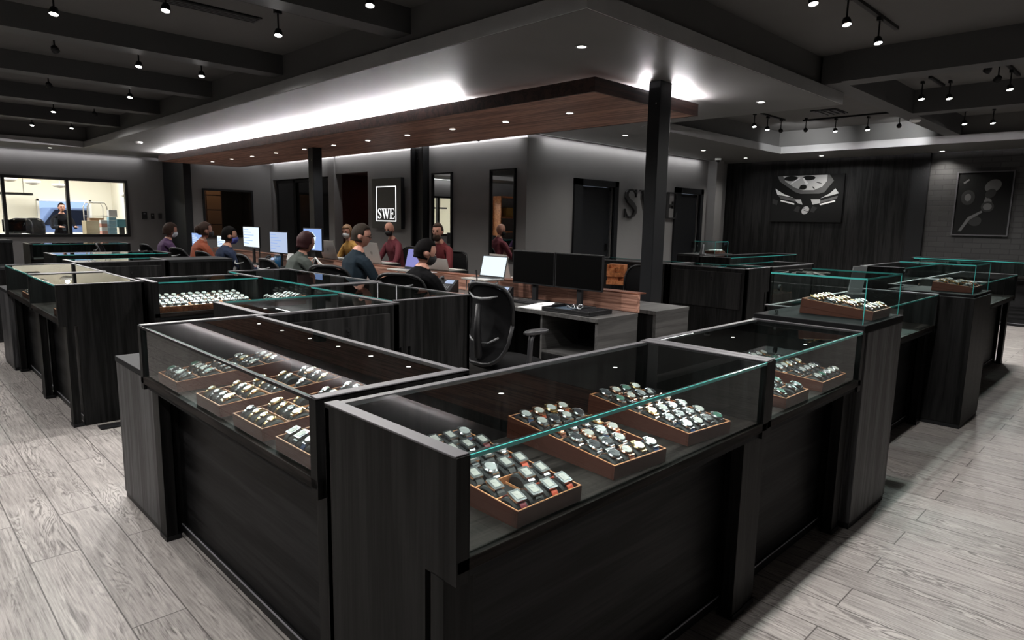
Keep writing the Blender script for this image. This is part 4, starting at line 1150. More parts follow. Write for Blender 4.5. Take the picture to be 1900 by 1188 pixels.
m = MB(); nx = 8; vs = []; fs = []
for i in range(nx+1):
    for j in range(nx+1):
        u, v = i/nx, j/nx
        vs.append((-0.11+0.22*u, -0.07+0.15*v, 0.004+0.012*math.sin(u*3)*v+0.02*u*u*v))
for i in range(nx):
    for j in range(nx): a = i*(nx+1)+j; fs.append((a, a+1, a+nx+2, a+nx+1))
m.add(vs, fs); m.build('top_sheet', 'paper', t, smooth=True)
MB().prism([(-0.12, -0.06), (0.10, -0.09), (0.12, 0.06), (-0.09, 0.09)], 0.0005, 0.003).build('lower_sheet', 'paper', t)
MB().box(0.0, 0.03, 0.0, 0.04, 0.028, 0.0285).build('printed_mark', 'pic_mid', t)
t = thing('jewellery_tray', 'flat black jewellery tray with metal bracelets on the desk end', 'tray', (4.01, 3.33, 0.74), R(-88))
m = MB().box(-0.24, 0.24, -0.15, 0.15, 0, 0.012).box(-0.24, 0.24, -0.15, -0.142, 0.012, 0.035).box(-0.24, 0.24, 0.142, 0.15, 0.012, 0.035).box(-0.24, -0.232, -0.15, 0.15, 0.012, 0.035).box(0.232, 0.24, -0.15, 0.15, 0.012, 0.035).box(0.02, 0.026, -0.15, 0.15, 0.012, 0.032)
m.build('tray_frame', 'black_plastic', t, bevel=0.002)
B(-0.232, 0.02, -0.142, 0.142, 0.012, 0.014).build('felt_pad', 'blue_felt', t)
m = MB()
for k in range(5): m.box(0.06+0.035*k, 0.064+0.035*k, -0.142, 0.142, 0.012, 0.03)
m.build('dividers', 'dark_plastic', t)
for k, (x, y, rz) in enumerate(((0.03, 0.02, 0.3), (0.07, -0.05, 1.2), (0.0, -0.08, 2.0))):
    t = thing('bracelet', ('looped steel bracelet in the black jewellery tray, left one', 'looped steel bracelet in the black jewellery tray, right one', 'looped steel bracelet in the black jewellery tray, front one')[k], 'bracelet', (4.01+y*0.9, 3.33-x, 0.773), rz)
    pts = [(0.032*math.cos(a), 0.022*math.sin(a), 0.016+0.012*math.sin(2*a)) for a in [2*PI*i/20 for i in range(21)]]
    MB().tube(pts, 0.0035, 6).build('band', 'steel', t, smooth=True)
t = thing('pen_cup', 'dark pen cup with blue and white cards behind the empty chair', 'pen holder', (4.22, 4.84, 0.74))
MB().lathe((0, 0, 0), [(0.04, 0), (0.045, 0.10), (0.04, 0.10), (0.036, 0.01)], 16).build('cup', 'black_plastic', t)
for k, (x, y, mt) in enumerate(((0.01, 0.01, 'screen_lilac'), (-0.015, 0.0, 'paper'), (0.0, -0.02, 'strap_navy'))):
    B(x-0.018, x+0.018, y-0.003, y+0.003, 0.02, 0.14).build('card', mt if mt != 'screen_lilac' else 'mask_blue', t)
t = thing('stylus_pen', 'thin black pen standing upright in front of the pale laptop screen', 'pen', (3.90, 4.40, 0.76))
MB().tube([(0, 0, 0.0), (0, 0.01, 0.17), (0, 0.02, 0.25)], [0.006, 0.006, 0.008], 8).build('barrel', 'black_plastic', t)
MB().lathe((0, 0, -0.02), [(0.03, 0), (0.03, 0.01), (0.008, 0.03)], 14).build('holder', 'black_plastic', t)
t = thing('tumbler', 'blue steel tumbler with a lid on the desk', 'tumbler', (4.1, 8.85, 0.74))
MB().lathe((0, 0, 0), [(0.035, 0), (0.042, 0.06), (0.048, 0.17)], 18).build('cup', 'blue_mug', t, smooth=True)
MB().lathe((0, 0, 0.17), [(0.050, 0), (0.050, 0.015), (0.03, 0.02)], 18).build('lid', 'grey_plastic', t)
t = thing('desk_lamp', 'small white shaded lamp beside the dark red haired person', 'lamp', (4.1, 8.45, 0.74))
MB().lathe((0, 0, 0), [(0.05, 0), (0.05, 0.012), (0.008, 0.02), (0.008, 0.15)], 16).build('lamp_base', 'silver', t)
MB().lathe((0, 0, 0.14), [(0.06, 0), (0.035, 0.085), (0.033, 0.085), (0.057, 0.0)], 16).build('lamp_shade', 'white', t)
t = thing('folding_stand', 'white angular folding stand beside the dark red haired person', 'stand', (4.0, 7.45, 0.74), R(20))
MB().tube([(-0.02, 0.22, 0.10), (0, 0.08, 0.22), (0.0, -0.14, 0.03)], 0.010, 6).tube([(0, 0.08, 0.22), (0.02, 0.16, 0.08), (0.02, 0.0, 0.08), (0, 0.08, 0.22)], 0.006, 6).tube([(-0.02, 0.22, 0.10), (-0.02, 0.22, 0)], 0.006, 6).tube([(0, -0.14, 0.03), (0, -0.15, 0)], 0.006, 6).build('frame', 'white', t)
t = thing('storage_box', 'pale plastic box on the floor behind the empty chair', 'box', (3.22, 4.02, 0))
B(-0.12, 0.12, -0.16, 0.16, 0, 0.20).build('tub', 'white', t, bevel=0.01)
B(-0.13, 0.13, -0.17, 0.17, 0.20, 0.225).build('lid', 'white_tag', t, bevel=0.005)
t = thing('microphone_arm', 'thin black articulated arm beside the white monitor', 'arm', (4.15, 9.55, 0.74))
MB().tube([(0, 0, 0), (0, 0, 0.24), (-0.02, 0.30, 0.24)], 0.007, 6).build('arm', 'black_metal', t)
MB().lathe((0, 0, 0), [(0.05, 0), (0.05, 0.015), (0.01, 0.02)], 14).build('foot', 'black_metal', t)
# low stacks of papers and boxes on the far desk side
for k, (x, y, lab, mt, s) in enumerate(((4.75, 6.35, 'stack of white paper beside the bald person', 'paper', (0.11, 0.15, 0.10)), (4.72, 7.55, 'low stack of white paper behind the divider', 'paper', (0.11, 0.15, 0.06)),
                                        (4.1, 10.3, 'pink and white papers below the bright monitor', 'pink_box', (0.1, 0.13, 0.03)))):
    t = thing('paper_stack', lab, 'papers', (x, y, 0.74), 0.2*k)
    for q in range(3): B(-s[0]+0.004*q, s[0], -s[1], s[1]-0.006*q, s[2]*q/3, s[2]*(q+0.9)/3).build('bundle', mt if q != 1 else 'paper', t)
# stepped block of orange wood
t = thing('wooden_block_display', 'stepped stack of orange wooden blocks beyond the switched-off monitors', 'wooden display', (6.62, 4.86, 0.0), R(20))
rr = random.Random(3)
for j in range(5):
    m = MB(); y = -0.10
    while y < 0.10:
        w = rr.uniform(0.06, 0.12); d = rr.choice((0.0, 0.02, 0.04))
        m.box(-0.05-d, 0.08, y, min(y+w, 0.11), 0.70+j*0.050, 0.70+j*0.050+0.048); y += w
    m.build('block_row', 'orange_wood', t)
B(-0.09, 0.10, -0.11, 0.11, 0, 0.70).build('pedestal', 'black_wood', t)

# ------------------------------------------------------------------ lettering
def stroke(pts, wid, n=8):
    """ribbon polygon along a 2-D path with per-point half widths"""
    L, Rr = [], []
    for i, p in enumerate(pts):
        a = pts[max(i-1, 0)]; b = pts[min(i+1, len(pts)-1)]
        tx, ty = b[0]-a[0], b[1]-a[1]; d = math.hypot(tx, ty) or 1
        nx, ny = -ty/d, tx/d
        L.append((p[0]+nx*wid[i], p[1]+ny*wid[i])); Rr.append((p[0]-nx*wid[i], p[1]-ny*wid[i]))
    return L, Rr
def letter(ch, w, h):
    """returns list of quads-polygons (2-D) of a serif capital in box w x h"""
    P = []
    def poly(*p): P.append([(x*w, y*h) for x, y in p])
    if ch == 'E':
        poly((0.14, 0.03), (0.34, 0.03), (0.34, 0.97), (0.14, 0.97))
        poly((0.02, 0), (0.93, 0), (0.93, 0.045), (0.02, 0.045)); poly((0.02, 0.955), (0.90, 0.955), (0.90, 1), (0.02, 1))
        poly((0.84, 0.045), (0.93, 0.045), (0.99, 0.27), (0.955, 0.27)); poly((0.82, 0.955), (0.90, 0.955), (0.94, 0.75), (0.905, 0.75))
        poly((0.34, 0.50), (0.66, 0.50), (0.66, 0.545), (0.34, 0.545)); poly((0.64, 0.38), (0.675, 0.38), (0.675, 0.66), (0.64, 0.66))
    elif ch == 'W':
        poly((0.06, 0.97), (0.24, 0.97), (0.40, 0.0), (0.33, 0.0)); poly((0.33, 0.0), (0.37, 0.0), (0.54, 0.93), (0.50, 0.93))
        poly((0.40, 0.97), (0.57, 0.97), (0.76, 0.0), (0.69, 0.0)); poly((0.69, 0.0), (0.735, 0.0), (0.92, 0.97), (0.88, 0.97))
        poly((-0.02, 0.955), (0.62, 0.955), (0.62, 1), (-0.02, 1)); poly((0.79, 0.955), (1.02, 0.955), (1.02, 1), (0.79, 1))
    elif ch == 'S':
        pts = [(0.84, 0.80), (0.78, 0.90), (0.66, 0.965), (0.48, 0.985), (0.30, 0.95), (0.18, 0.85), (0.17, 0.73), (0.27, 0.62), (0.46, 0.53), (0.66, 0.44), (0.80, 0.33), (0.82, 0.20), (0.72, 0.08), (0.54, 0.02), (0.36, 0.02), (0.22, 0.08), (0.13, 0.20), (0.10, 0.27)]
        wd = [0.012, 0.018, 0.024, 0.025, 0.045, 0.07, 0.085, 0.09, 0.095, 0.095, 0.09, 0.075, 0.045, 0.026, 0.024, 0.020, 0.014, 0.01]
        L, Rr = stroke([(x*w, y*h) for x, y in pts], [q*w*1.15 for q in wd])
        for i in range(len(L)-1): P.append([L[i], L[i+1], Rr[i+1], Rr[i]])
        poly((0.82, 0.72), (0.865, 0.72), (0.865, 1.0), (0.82, 1.0)); poly((0.075, 0.0), (0.12, 0.0), (0.12, 0.30), (0.075, 0.30))
    return P
# framed lit sign on the wall x=7.17 (text reads towards decreasing y)
t = thing('wall_sign', 'black wall sign with a lit white rectangle and the white letters SWE', 'sign', (7.17, 10.60, 1.27))
B(-0.10, -0.02, -0.485, 0.485, 0, 0.94).build('sign_panel', 'sign_panel', t, bevel=0.004)
B(-0.02, 0, -0.40, 0.40, 0.08, 0.86).build('standoff', 'black_metal', t)
X = -0.104
m = MB(); a, b, c, d, w = -0.33, 0.33, 0.135, 0.79, 0.018
m.box(X, X+0.004, a, b, c, c+w).box(X, X+0.004, a, b, d-w, d).box(X, X+0.004, a, a+w, c, d).box(X, X+0.004, b-w, b, c, d)
m.build('outline', 'sign_lit', t)
cur = 0.285
for ch, w in (('S', 0.135), ('W', 0.255), ('E', 0.165)):
    m = MB()
    for P in letter(ch, w, 0.185): m.prism([(cur-x, 0.19+z) for x, z in P], X, X+0.004, 'x')
    m.build('letter', 'sign_lit', t); cur -= w+0.006
# raised dark letters on the doors wall (reads towards increasing x)
cur = 9.60
for ch, w, lab in (('S', 0.42, 'raised dark serif letter S on the grey wall, right of the left dark door'), ('W', 0.72, 'raised dark serif letter W on the grey wall, mostly behind the big post'), ('E', 0.46, 'raised dark serif letter E on the grey wall, beside the right dark door')):
    m = MB()
    for P in letter(ch, w, 0.50): m.prism([(x, z) for x, z in P], -0.05, -0.012, 'y')
    o = m.build('wall_letter', 'letters_dark', None, loc=(cur, 7.0, 1.555)); tag(o, lab, 'letter'); cur += w+0.07

# ------------------------------------------------------------------ mirrors
for lab, y0, y1 in (('tall narrow mirror in a black frame behind the bearded person', 8.735, 9.281), ('tall narrow black framed mirror nearest the wall corner', 7.215, 7.785)):
    t = thing('wall_mirror', lab, 'mirror', (7.17, (y0+y1)/2, 0.83))
    w = (y1-y0)/2; h = 1.42
    B(-0.02, -0.012, -w+0.02, w-0.02, 0.02, h-0.02).build('mirror_glass', 'mirror', t)
    m = MB().box(-0.045, 0, -w, -w+0.025, 0, h).box(-0.045, 0, w-0.025, w, 0, h).box(-0.045, 0, -w, w, 0, 0.025).box(-0.045, 0, -w, w, h-0.025, h)
    m.build('mirror_frame', 'black_metal', t)
# wooden shelf unit and cardboard by the left wall, seen in the mirrors
t = thing('shelf_unit', 'orange wooden shelf unit against the left wall, reflected in the right mirror', 'shelf', (-2.15, 16.55, 0))
MB().box(-0.75, -0.70, 0, 0.4, 0, 2.3).box(0.70, 0.75, 0, 0.4, 0, 2.3).build('side', 'orange_wood', t)
for z in (0.05, 0.55, 1.05, 1.55, 2.25): B(-0.70, 0.70, 0, 0.4, z, z+0.05).build('shelf', 'orange_wood', t)
t = thing('cardboard_box', 'yellow-brown box on the orange shelf, reflected in the right mirror', 'box', (-2.1, 16.62, 1.601))
B(-0.35, 0.35, 0, 0.3, 0, 0.32).build('carton', 'cloth_yellow', t, bevel=0.004)

# ------------------------------------------------------------------ pictures
t = thing('wall_picture', 'large black and white picture of an octagonal wristwatch on the panelled wall', 'picture', (13.3, 5.27, 1.54))
W2, HH = 0.69, 0.915
B(-0.05, 0, -W2, W2, 0, HH).build('backing', 'pic_black', t, bevel=0.003)
def pic(poly, mat, lay, nm='shape', par=None):
    """poly in picture units u 0..1 left to right, v 0..1 bottom to top"""
    m = MB(); m.prism([(W2-2*W2*u, HH*v) for u, v in poly], -0.0505-0.0012*lay, -0.049, 'x')
    return m.build(nm, mat, par or t)
def circ(cx, cy, rx, ry, a0=0, a1=360, n=40, rot=0):
    o = []
    for i in range(n+1):
        a = R(a0+(a1-a0)*i/n); x, y = rx*math.cos(a), ry*math.sin(a); q = R(rot)
        o.append((cx+x*math.cos(q)-y*math.sin(q), cy+x*math.sin(q)+y*math.cos(q)))
    return o
def clip(poly, top=0.985, bot=0.015, l=0.015, r=0.985):
    return [(min(max(x, l), r), min(max(y, bot), top)) for x, y in poly]
# coordinates measured over the picture: u right, v up
pic(clip([(0.05, 0.985), (0.07, 0.72), (0.16, 0.60), (0.40, 0.44), (0.66, 0.44), (0.80, 0.55), (0.86, 0.70), (0.86, 0.86), (0.80, 0.985)]), 'pic_black', 1, 'watch_body')
pic(clip([(0.07, 0.985), (0.11, 0.87), (0.34, 0.64), (0.42, 0.60), (0.68, 0.60), (0.75, 0.63), (0.86, 0.86), (0.80, 0.985)]), 'pic_mid', 2, 'watch_bezel')
pic(clip([(0.15, 0.985), (0.19, 0.87), (0.32, 0.74), (0.45, 0.675), (0.60, 0.675), (0.71, 0.74), (0.77, 0.86), (0.77, 0.985)]), 'pic_light', 3, 'watch_dial')
for c in ((0.27, 0.93, 0.10, 0.055), (0.52, 0.93, 0.09, 0.05), (0.45, 0.74, 0.05, 0.055)):
    pic(clip(circ(*c)), 'pic_black', 4, 'subdial')
pic([(0.27, 0.83), (0.28, 0.81), (0.40, 0.93), (0.39, 0.95)], 'pic_white', 5, 'watch_hand')
pic([(0.43, 0.93), (0.45, 0.94), (0.52, 0.81), (0.49, 0.79)], 'pic_white', 5, 'watch_hand')
for q in (((0.63, 0.83), (0.70, 0.80), (0.70, 0.815), (0.63, 0.85)), ((0.57, 0.74), (0.60, 0.70), (0.615, 0.71), (0.585, 0.75)), ((0.40, 0.70), (0.43, 0.70), (0.42, 0.73), (0.39, 0.73))):
    pic(list(q), 'pic_dark', 4, 'hour_mark')
for q, mt in ((((0.05, 0.72), (0.085, 0.59), (0.32, 0.52), (0.18, 0.60)), 'pic_white'), (((0.89, 0.70), (0.94, 0.60), (0.70, 0.50), (0.82, 0.60)), 'pic_light'),
              (((0.10, 0.57), (0.34, 0.505), (0.36, 0.435), (0.14, 0.50)), 'pic_mid'), (((0.93, 0.55), (0.70, 0.45), (0.70, 0.40), (0.92, 0.49)), 'pic_mid'),
              (((0.14, 0.475), (0.34, 0.40), (0.34, 0.37), (0.14, 0.445)), 'pic_white'), (((0.90, 0.46), (0.90, 0.43), (0.71, 0.355), (0.69, 0.38)), 'pic_white'),
              (((0.34, 0.48), (0.43, 0.48), (0.46, 0.37), (0.39, 0.40)), 'pic_light'), (((0.57, 0.48), (0.70, 0.48), (0.70, 0.40), (0.60, 0.37)), 'pic_light'),
              (((0.38, 0.34), (0.43, 0.32), (0.41, 0.20), (0.34, 0.24)), 'pic_dark'), (((0.60, 0.34), (0.67, 0.30), (0.62, 0.20), (0.57, 0.22)), 'pic_dark'),
              (((0.02, 0.50), (0.10, 0.46), (0.09, 0.36), (0.02, 0.40)), 'pic_dark')):
    pic(list(q), mt, 2, 'lug')
pic(circ(0.505, 0.25, 0.050, 0.085, rot=-12), 'pic_light', 3, 'crown')
for q in ((0.48, 0.28), (0.505, 0.24), (0.53, 0.21)):
    pic([(q[0]-0.02, q[1]), (q[0]+0.02, q[1]+0.012), (q[0]+0.02, q[1]+0.026), (q[0]-0.02, q[1]+0.014)], 'pic_black', 4, 'crown_mark')

t = thing('wall_picture', 'dark framed close-up picture of watch gears hanging on the black brick wall', 'picture', (13.3, 2.39, 1.37))
W2, HH = 0.375, 1.02
B(-0.04, 0, -W2, W2, 0, HH).build('backing', 'pic_black', t)
m = MB().box(-0.055, 0, -W2-0.02, -W2, -0.02, HH+0.02).box(-0.055, 0, W2, W2+0.02, -0.02, HH+0.02).box(-0.055, 0, -W2, W2, -0.02, 0).box(-0.055, 0, -W2, W2, HH, HH+0.02)
m.build('picture_frame', 'cap', t)
W2 -= 0.0
def pic2(poly, mat, lay, nm='shape'):
    m = MB(); m.prism([(W2-2*W2*u, HH*v) for u, v in poly], -0.0405-0.0012*lay, -0.039, 'x'); m.build(nm, mat, t)
pic2(circ(0.66, 0.78, 0.15, 0.10, rot=15), 'pic_mid', 1, 'cap'); pic2(circ(0.63, 0.66, 0.10, 0.07, rot=20), 'pic_dark', 2, 'cap')
pic2([(0.55, 0.62), (0.66, 0.56), (0.68, 0.46), (0.60, 0.42), (0.52, 0.52)], 'pic_mid', 1, 'bar')
pic2(circ(0.60, 0.45, 0.12, 0.085), 'pic_dark', 2, 'gear'); pic2(circ(0.60, 0.45, 0.08, 0.055), 'pic_mid', 3, 'gear')
pic2(circ(0.22, 0.60, 0.13, 0.12), 'pic_dark', 1, 'gear'); pic2(circ(0.22, 0.60, 0.06, 0.06), 'pic_mid', 2, 'gear')
pic2(circ(0.40, 0.22, 0.12, 0.08), 'pic_dark', 1, 'gear')
pic2([(0.10, 0.05), (0.16, 0.05), (0.30, 0.24), (0.52, 0.36), (0.50, 0.39), (0.26, 0.28)], 'pic_mid', 2, 'arm')
pic2([(0.10, 0.84), (0.20, 0.90), (0.22, 0.88), (0.13, 0.82)], 'pic_mid', 1, 'arm')

# wall devices beside the long window
for x, z, lab, w, h, mt in ((4.69, 1.43, 'small wall mounted card reader with a pale top', 0.11, 0.16, 'black_plastic'), (4.86, 1.42, 'dark wall switch plate with a white toggle', 0.075, 0.13, 'black_plastic'), (5.02, 1.42, 'dark blank wall plate beside the switch', 0.075, 0.12, 'dark_plastic')):
    t = thing('wall_switch', lab, 'wall switch', (x, 17.0, z))
    B(-w/2, w/2, -0.02, 0, -h/2, h/2).build('plate', mt, t, bevel=0.003)
    if x < 4.9: B(-0.02, 0.02, -0.025, -0.02, 0.0 if x > 4.7 else 0.03, 0.03 if x > 4.7 else 0.06).build('toggle', 'grey_plastic', t)
# ------------------------------------------------------------------ bright back room behind the long window
struct(MB().box(-1.7, 4.9, 20.6, 20.7, 0, 0.95).box(-1.7, 4.9, 20.6, 20.7, 1.75, 2.9).box(-1.7, 3.25, 20.6, 20.7, 0.95, 1.75).box(4.35, 4.9, 20.6, 20.7, 0.95, 1.75), 'wall_back_room', 'cream_wall')
struct(B(4.9, 5.0, 17.15, 20.7, 0, 2.9), 'wall_back_room_side', 'cream_wall')
struct(B(-1.8, -1.7, 17.15, 20.7, 0, 2.9), 'wall_back_room_end', 'cream_wall')
struct(B(-1.8, 5.0, 17.15, 20.7, 2.8, 2.9), 'ceiling_back_room', 'white_ceiling')
struct(B(-1.8, 5.0, 17.15, 20.7, -0.05, 0.0), 'floor_back_room', 'tan_box')
struct(MB().box(3.2, 3.25, 20.55, 20.6, 0.9, 1.8).box(4.35, 4.4, 20.55, 20.6, 0.9, 1.8).box(3.2, 4.4, 20.55, 20.6, 1.75, 1.8).box(3.2, 4.4, 20.55, 20.6, 0.9, 0.95), 'window_3', 'white')  # added opening that frames the stand-in for the glass reflection
# made-up yard, sky wall and pickup, standing in for a reflection in the glass
struct(B(-4, 10, 20.8, 34, -0.1, 0.0), 'floor_reflected_yard', 'reflected_ground')
struct(B(-6, 12, 33.9, 34, 0, 8), 'wall_reflected_sky', 'reflected_sky')
t = thing('reflected_truck', 'pale blue pickup truck standing in for a reflection in the window glass', 'truck', (4.7, 25.5, 0))
MB().prism([(-2.4, 0.45), (-2.4, 1.0), (-0.9, 1.05), (-0.5, 1.62), (0.7, 1.62), (1.0, 1.05), (2.4, 0.98), (2.4, 0.45)], -0.85, 0.85, 'y').build('body', 'car_body', t, bevel=0.03)
MB().prism([(-0.75, 1.08), (-0.42, 1.55), (0.62, 1.55), (0.85, 1.08)], -0.87, 0.87, 'y').build('cabin_window', 'car_dark', t)
for x in (-1.5, 1.5):
    for y in (-0.88, 0.68): MB().cyl((x, y, 0.38), 0.38, 0.2, 20, 'y').build('wheel', 'car_dark', t)
area('reflected_yard_lamp', (3.0, 22.5, 5.5), (0, 0, 0), 5, 3, 220, (0.55, 0.7, 1.0))  # added lamp, lights the stand-in for the reflection
for k, (x, y) in enumerate(((0.0, 18.8), (2.2, 18.8), (4.0, 18.8))):
    t = thing('ceiling_panel_light', 'flat white ceiling light in the back room, %s from the left' % ORD[k], 'ceiling light', (x, y, 2.8))
    B(-0.5, 0.5, -0.14, 0.14, -0.03, 0).build('housing', 'white', t)
    B(-0.47, 0.47, -0.11, 0.11, -0.036, -0.03).build('diffuser', 'room_tube', t)
    area('room_lamp', (0, 0, -0.05), (0, 0, 0), 0.9, 0.2, ROOM_W, (1, 0.98, 0.93), t)
# workbench lamp glare at the window's left
t = thing('bench_lamp', 'bright horizontal bench lamp at the left end of the back room', 'lamp', (1.55, 17.9, 1.0))
B(-0.7, 0.35, -0.06, 0.06, 0.12, 0.15).build('housing', 'white', t)
B(-0.68, 0.33, -0.07, -0.06, 0.10, 0.15).build('tube', 'room_tube', t)
MB().tube([(0, 0, 0), (0, 0, 0.12)], 0.012, 8).build('post', 'silver', t)
t = thing('workbench', 'white topped workbench along the back room window', 'bench', (0.4, 17.6, 0))
B(-1.0, 2.2, 0, 0.7, 0.94, 0.985).build('bench_top', 'white', t)
for x in (-0.95, 2.1):
    for y in (0.05, 0.6): B(x, x+0.05, y, y+0.05, 0, 0.94).build('leg', 'silver', t)
t = thing('metal_rack', 'metal rack with rounded top holding brown trays in the back room', 'rack', (4.12, 18.7, 0)); t.scale = (0.75, 1, 1)
MB().tube([(-0.28, 0, 0), (-0.28, 0, 1.62), (-0.22, 0, 1.72), (0.22, 0, 1.72), (0.28, 0, 1.62), (0.28, 0, 0)], 0.018, 8).tube([(-0.28, 0.4, 0), (-0.28, 0.4, 1.62), (-0.22, 0.4, 1.72), (0.22, 0.4, 1.72), (0.28, 0.4, 1.62), (0.28, 0.4, 0)], 0.018, 8).build('frame', 'silver', t)
for k in range(7): B(-0.27, 0.27, 0, 0.4, 0.25+k*0.19, 0.265+k*0.19).build('shelf', 'silver', t)
for k in range(6):
    o = B(-0.17, 0.12, 0.02, 0.38, 0, 0.13).build('brown_tray', 'brown_board', None, loc=(4.13, 18.7, 0.266+k*0.19), bevel=0.003)
    tag(o, 'brown tray on the metal rack, %s shelf from the floor' % ORD[k], 'tray', 'brown trays on the metal rack')
def box(lab, x, y, z, sx, sy, sz, mt, nm='storage_box', cat='box'):
    o = B(-sx/2, sx/2, -sy/2, sy/2, 0, sz).build(nm, mt, None, loc=(x, y, z), bevel=0.004); tag(o, lab, cat); return o
t = thing('side_table', 'white table under the boxes in the back room corner', 'table', (4.22, 17.75, 0))
B(-0.50, 0.60, -0.3, 0.3, 0.93, 0.97).build('table_top', 'white', t)
for x in (-0.46, 0.56):
    for y in (-0.26, 0.26): B(x-0.02, x+0.02, y-0.02, y+0.02, 0, 0.93).build('leg', 'silver', t)
for k in range(4): box('pink and white small box stacked in the back room, %s from the bottom' % ORD[k], 4.01, 17.75, 0.971+k*0.085, 0.12, 0.2, 0.08, 'pink_box' if k % 2 == 0 else 'white')
for k in range(5): box('pale blue drawer box stacked in the back room, %s from the bottom' % ORD[k], 4.18, 17.72, 0.971+k*0.082, 0.15, 0.2, 0.078, 'pale_blue')
box('teal box on the small dark stand in the back room', 4.40, 17.8, 1.14, 0.2, 0.2, 0.19, 'teal_box')
box('small dark stand under the teal box', 4.40, 17.8, 0.971, 0.1, 0.1, 0.168, 'dark_plastic', 'stand', 'stand')
box('white box with a black top on the pale blue drawers', 4.2, 17.72, 1.385, 0.17, 0.18, 0.16, 'white')
box('small olive jar shaped tin at the window corner', 4.58, 17.75, 0.971, 0.09, 0.09, 0.12, 'tan_box', 'tin', 'tin')
t = thing('filing_cabinet', 'beige drawer cabinet beside the metal rack in the back room', 'cabinet', (3.92, 18.22, 0))
B(-0.16, 0.16, 0, 0.4, 0, 1.28).build('body', 'tan_box', t)
for k in range(6): B(-0.15, 0.15, -0.01, 0, 0.04+k*0.205, 0.23+k*0.205).build('drawer', 'tan_box', t)
t = thing('wall_camera', 'white camera high on the back room side wall', 'camera', (4.9, 18.9, 1.98))
MB().cyl((-0.05, 0, 0), 0.03, 0.05, 12, 'x').tube([(-0.05, 0, 0), (-0.12, -0.03, -0.02)], 0.012, 8).build('mount', 'white', t)
MB().ell((-0.15, -0.05, -0.04), 0.06, 0.06, 0.06, 14, 8).build('camera_body', 'white', t, smooth=True)
t = thing('wall_shelf', 'long grey shelf rail high in the back room', 'shelf', (1.4, 18.0, 1.83))
B(-1.6, 1.35, 0, 0.25, 0, 0.05).build('board', 'grey_plastic', t)
for x in (-1.4, 1.2): MB().tube([(x, 0.12, 0.05), (x, 0.12, 0.97)], 0.008, 6).build('hanger', 'silver', t)
monitor('dark monitor in the back room beside the blue reflected view', (2.35, 17.9, 0.986), R(0), 0.42, 0.26, 1.16)
chair('dark office chair in the back room, left one', (2.65, 19.3, 0.15), R(170), 1.15)
chair('dark office chair in the back room, right one', (3.02, 20.1, 0.15), R(190), 1.15)
for k, (x, lab) in enumerate(((2.55, 'warm round pendant lamp in the back room, left one'), (3.0, 'warm round pendant lamp in the back room, middle one'), (3.55, 'warm round pendant lamp in the back room, right one'))):
    t = thing('pendant_lamp', lab, 'pendant lamp', (x, 19.6, 2.25-0.05*k))
    MB().ell((0, 0, 0), 0.17, 0.17, 0.09, 18, 6, -1, 0.1).build('lamp_bowl', 'screen_warm', t, smooth=True) if False else MB().ell((0, 0, 0), 0.17, 0.17, 0.09, 18, 6, -1, 0.1).build('lamp_bowl', 'white', t, smooth=True)
    MB().tube([(0, 0, 0), (0, 0, 0.55+0.05*k)], 0.005, 6).build('cord', 'silver', t)
    l = bpy.data.lights.new('bulb', 'POINT'); l.energy = 6; l.color = (1, 0.75, 0.45); l.shadow_soft_size = 0.05
    o = bpy.data.objects.new('bulb', l); COL.objects.link(o); o.parent = t; o.location = (0, 0, 0.06)
# brown room behind the small window
struct(MB().box(7.10, 7.17, 15.87, 17.3, 0, 2.6).box(5.3, 7.17, 17.3, 17.4, 0, 2.6).box(5.3, 5.4, 15.87, 17.3, 0, 2.6).box(5.3, 7.17, 15.87, 17.4, 2.5, 2.6), 'wall_shop_room', 'dark_room')
t = thing('wooden_cupboard', 'warm brown panelled cupboard seen through the small office window', 'cupboard', (5.95, 16.6, 0))
for k in range(2):
    for j in range(4): B(-0.35+0.36*k, -0.01+0.36*k, 0, 0.3, 0.9+j*0.35, 1.23+j*0.35).build('panel', 'shop_brown', t, bevel=0.006)
B(-0.37, 0.37, 0.01, 0.32, 0, 2.35).build('carcass', 'walnut_dark', t)
area('shop_lamp', (6.1, 16.1, 2.45), (0, 0, 0), 0.6, 0.1, 3.0, (1, 0.75, 0.5))
area('corridor_lamp', (8.6, 12.0, 2.3), (0, 0, 0), 0.2, 0.2, 1.0, (1, 0.2, 0.15))

# ------------------------------------------------------------------ people
def skin_body(name, nodes_, edges, root=0):
    me = bpy.data.meshes.new('tmp'); me.from_pydata([n[0] for n in nodes_], edges, [])
    o = bpy.data.objects.new('tmp', me); COL.objects.link(o)
    o.modifiers.new('s', 'SKIN')
    if not me.skin_vertices: 
        pass
    sv = me.skin_vertices[0].data
    for i, n in enumerate(nodes_):
        r = n[1]; sv[i].radius = r if isinstance(r, tuple) else (r, r)
        sv[i].use_root = (i == root)
    sb = o.modifiers.new('u', 'SUBSURF'); sb.levels = 1; sb.render_levels = 1
    dg = bpy.context.evaluated_depsgraph_get()
    m2 = bpy.data.meshes.new_from_object(o.evaluated_get(dg))
    vs = [tuple(v.co) for v in m2.vertices]; fs = [tuple(p.vertices) for p in m2.polygons]
    bpy.data.objects.remove(o, do_unlink=True)
    return vs, fs

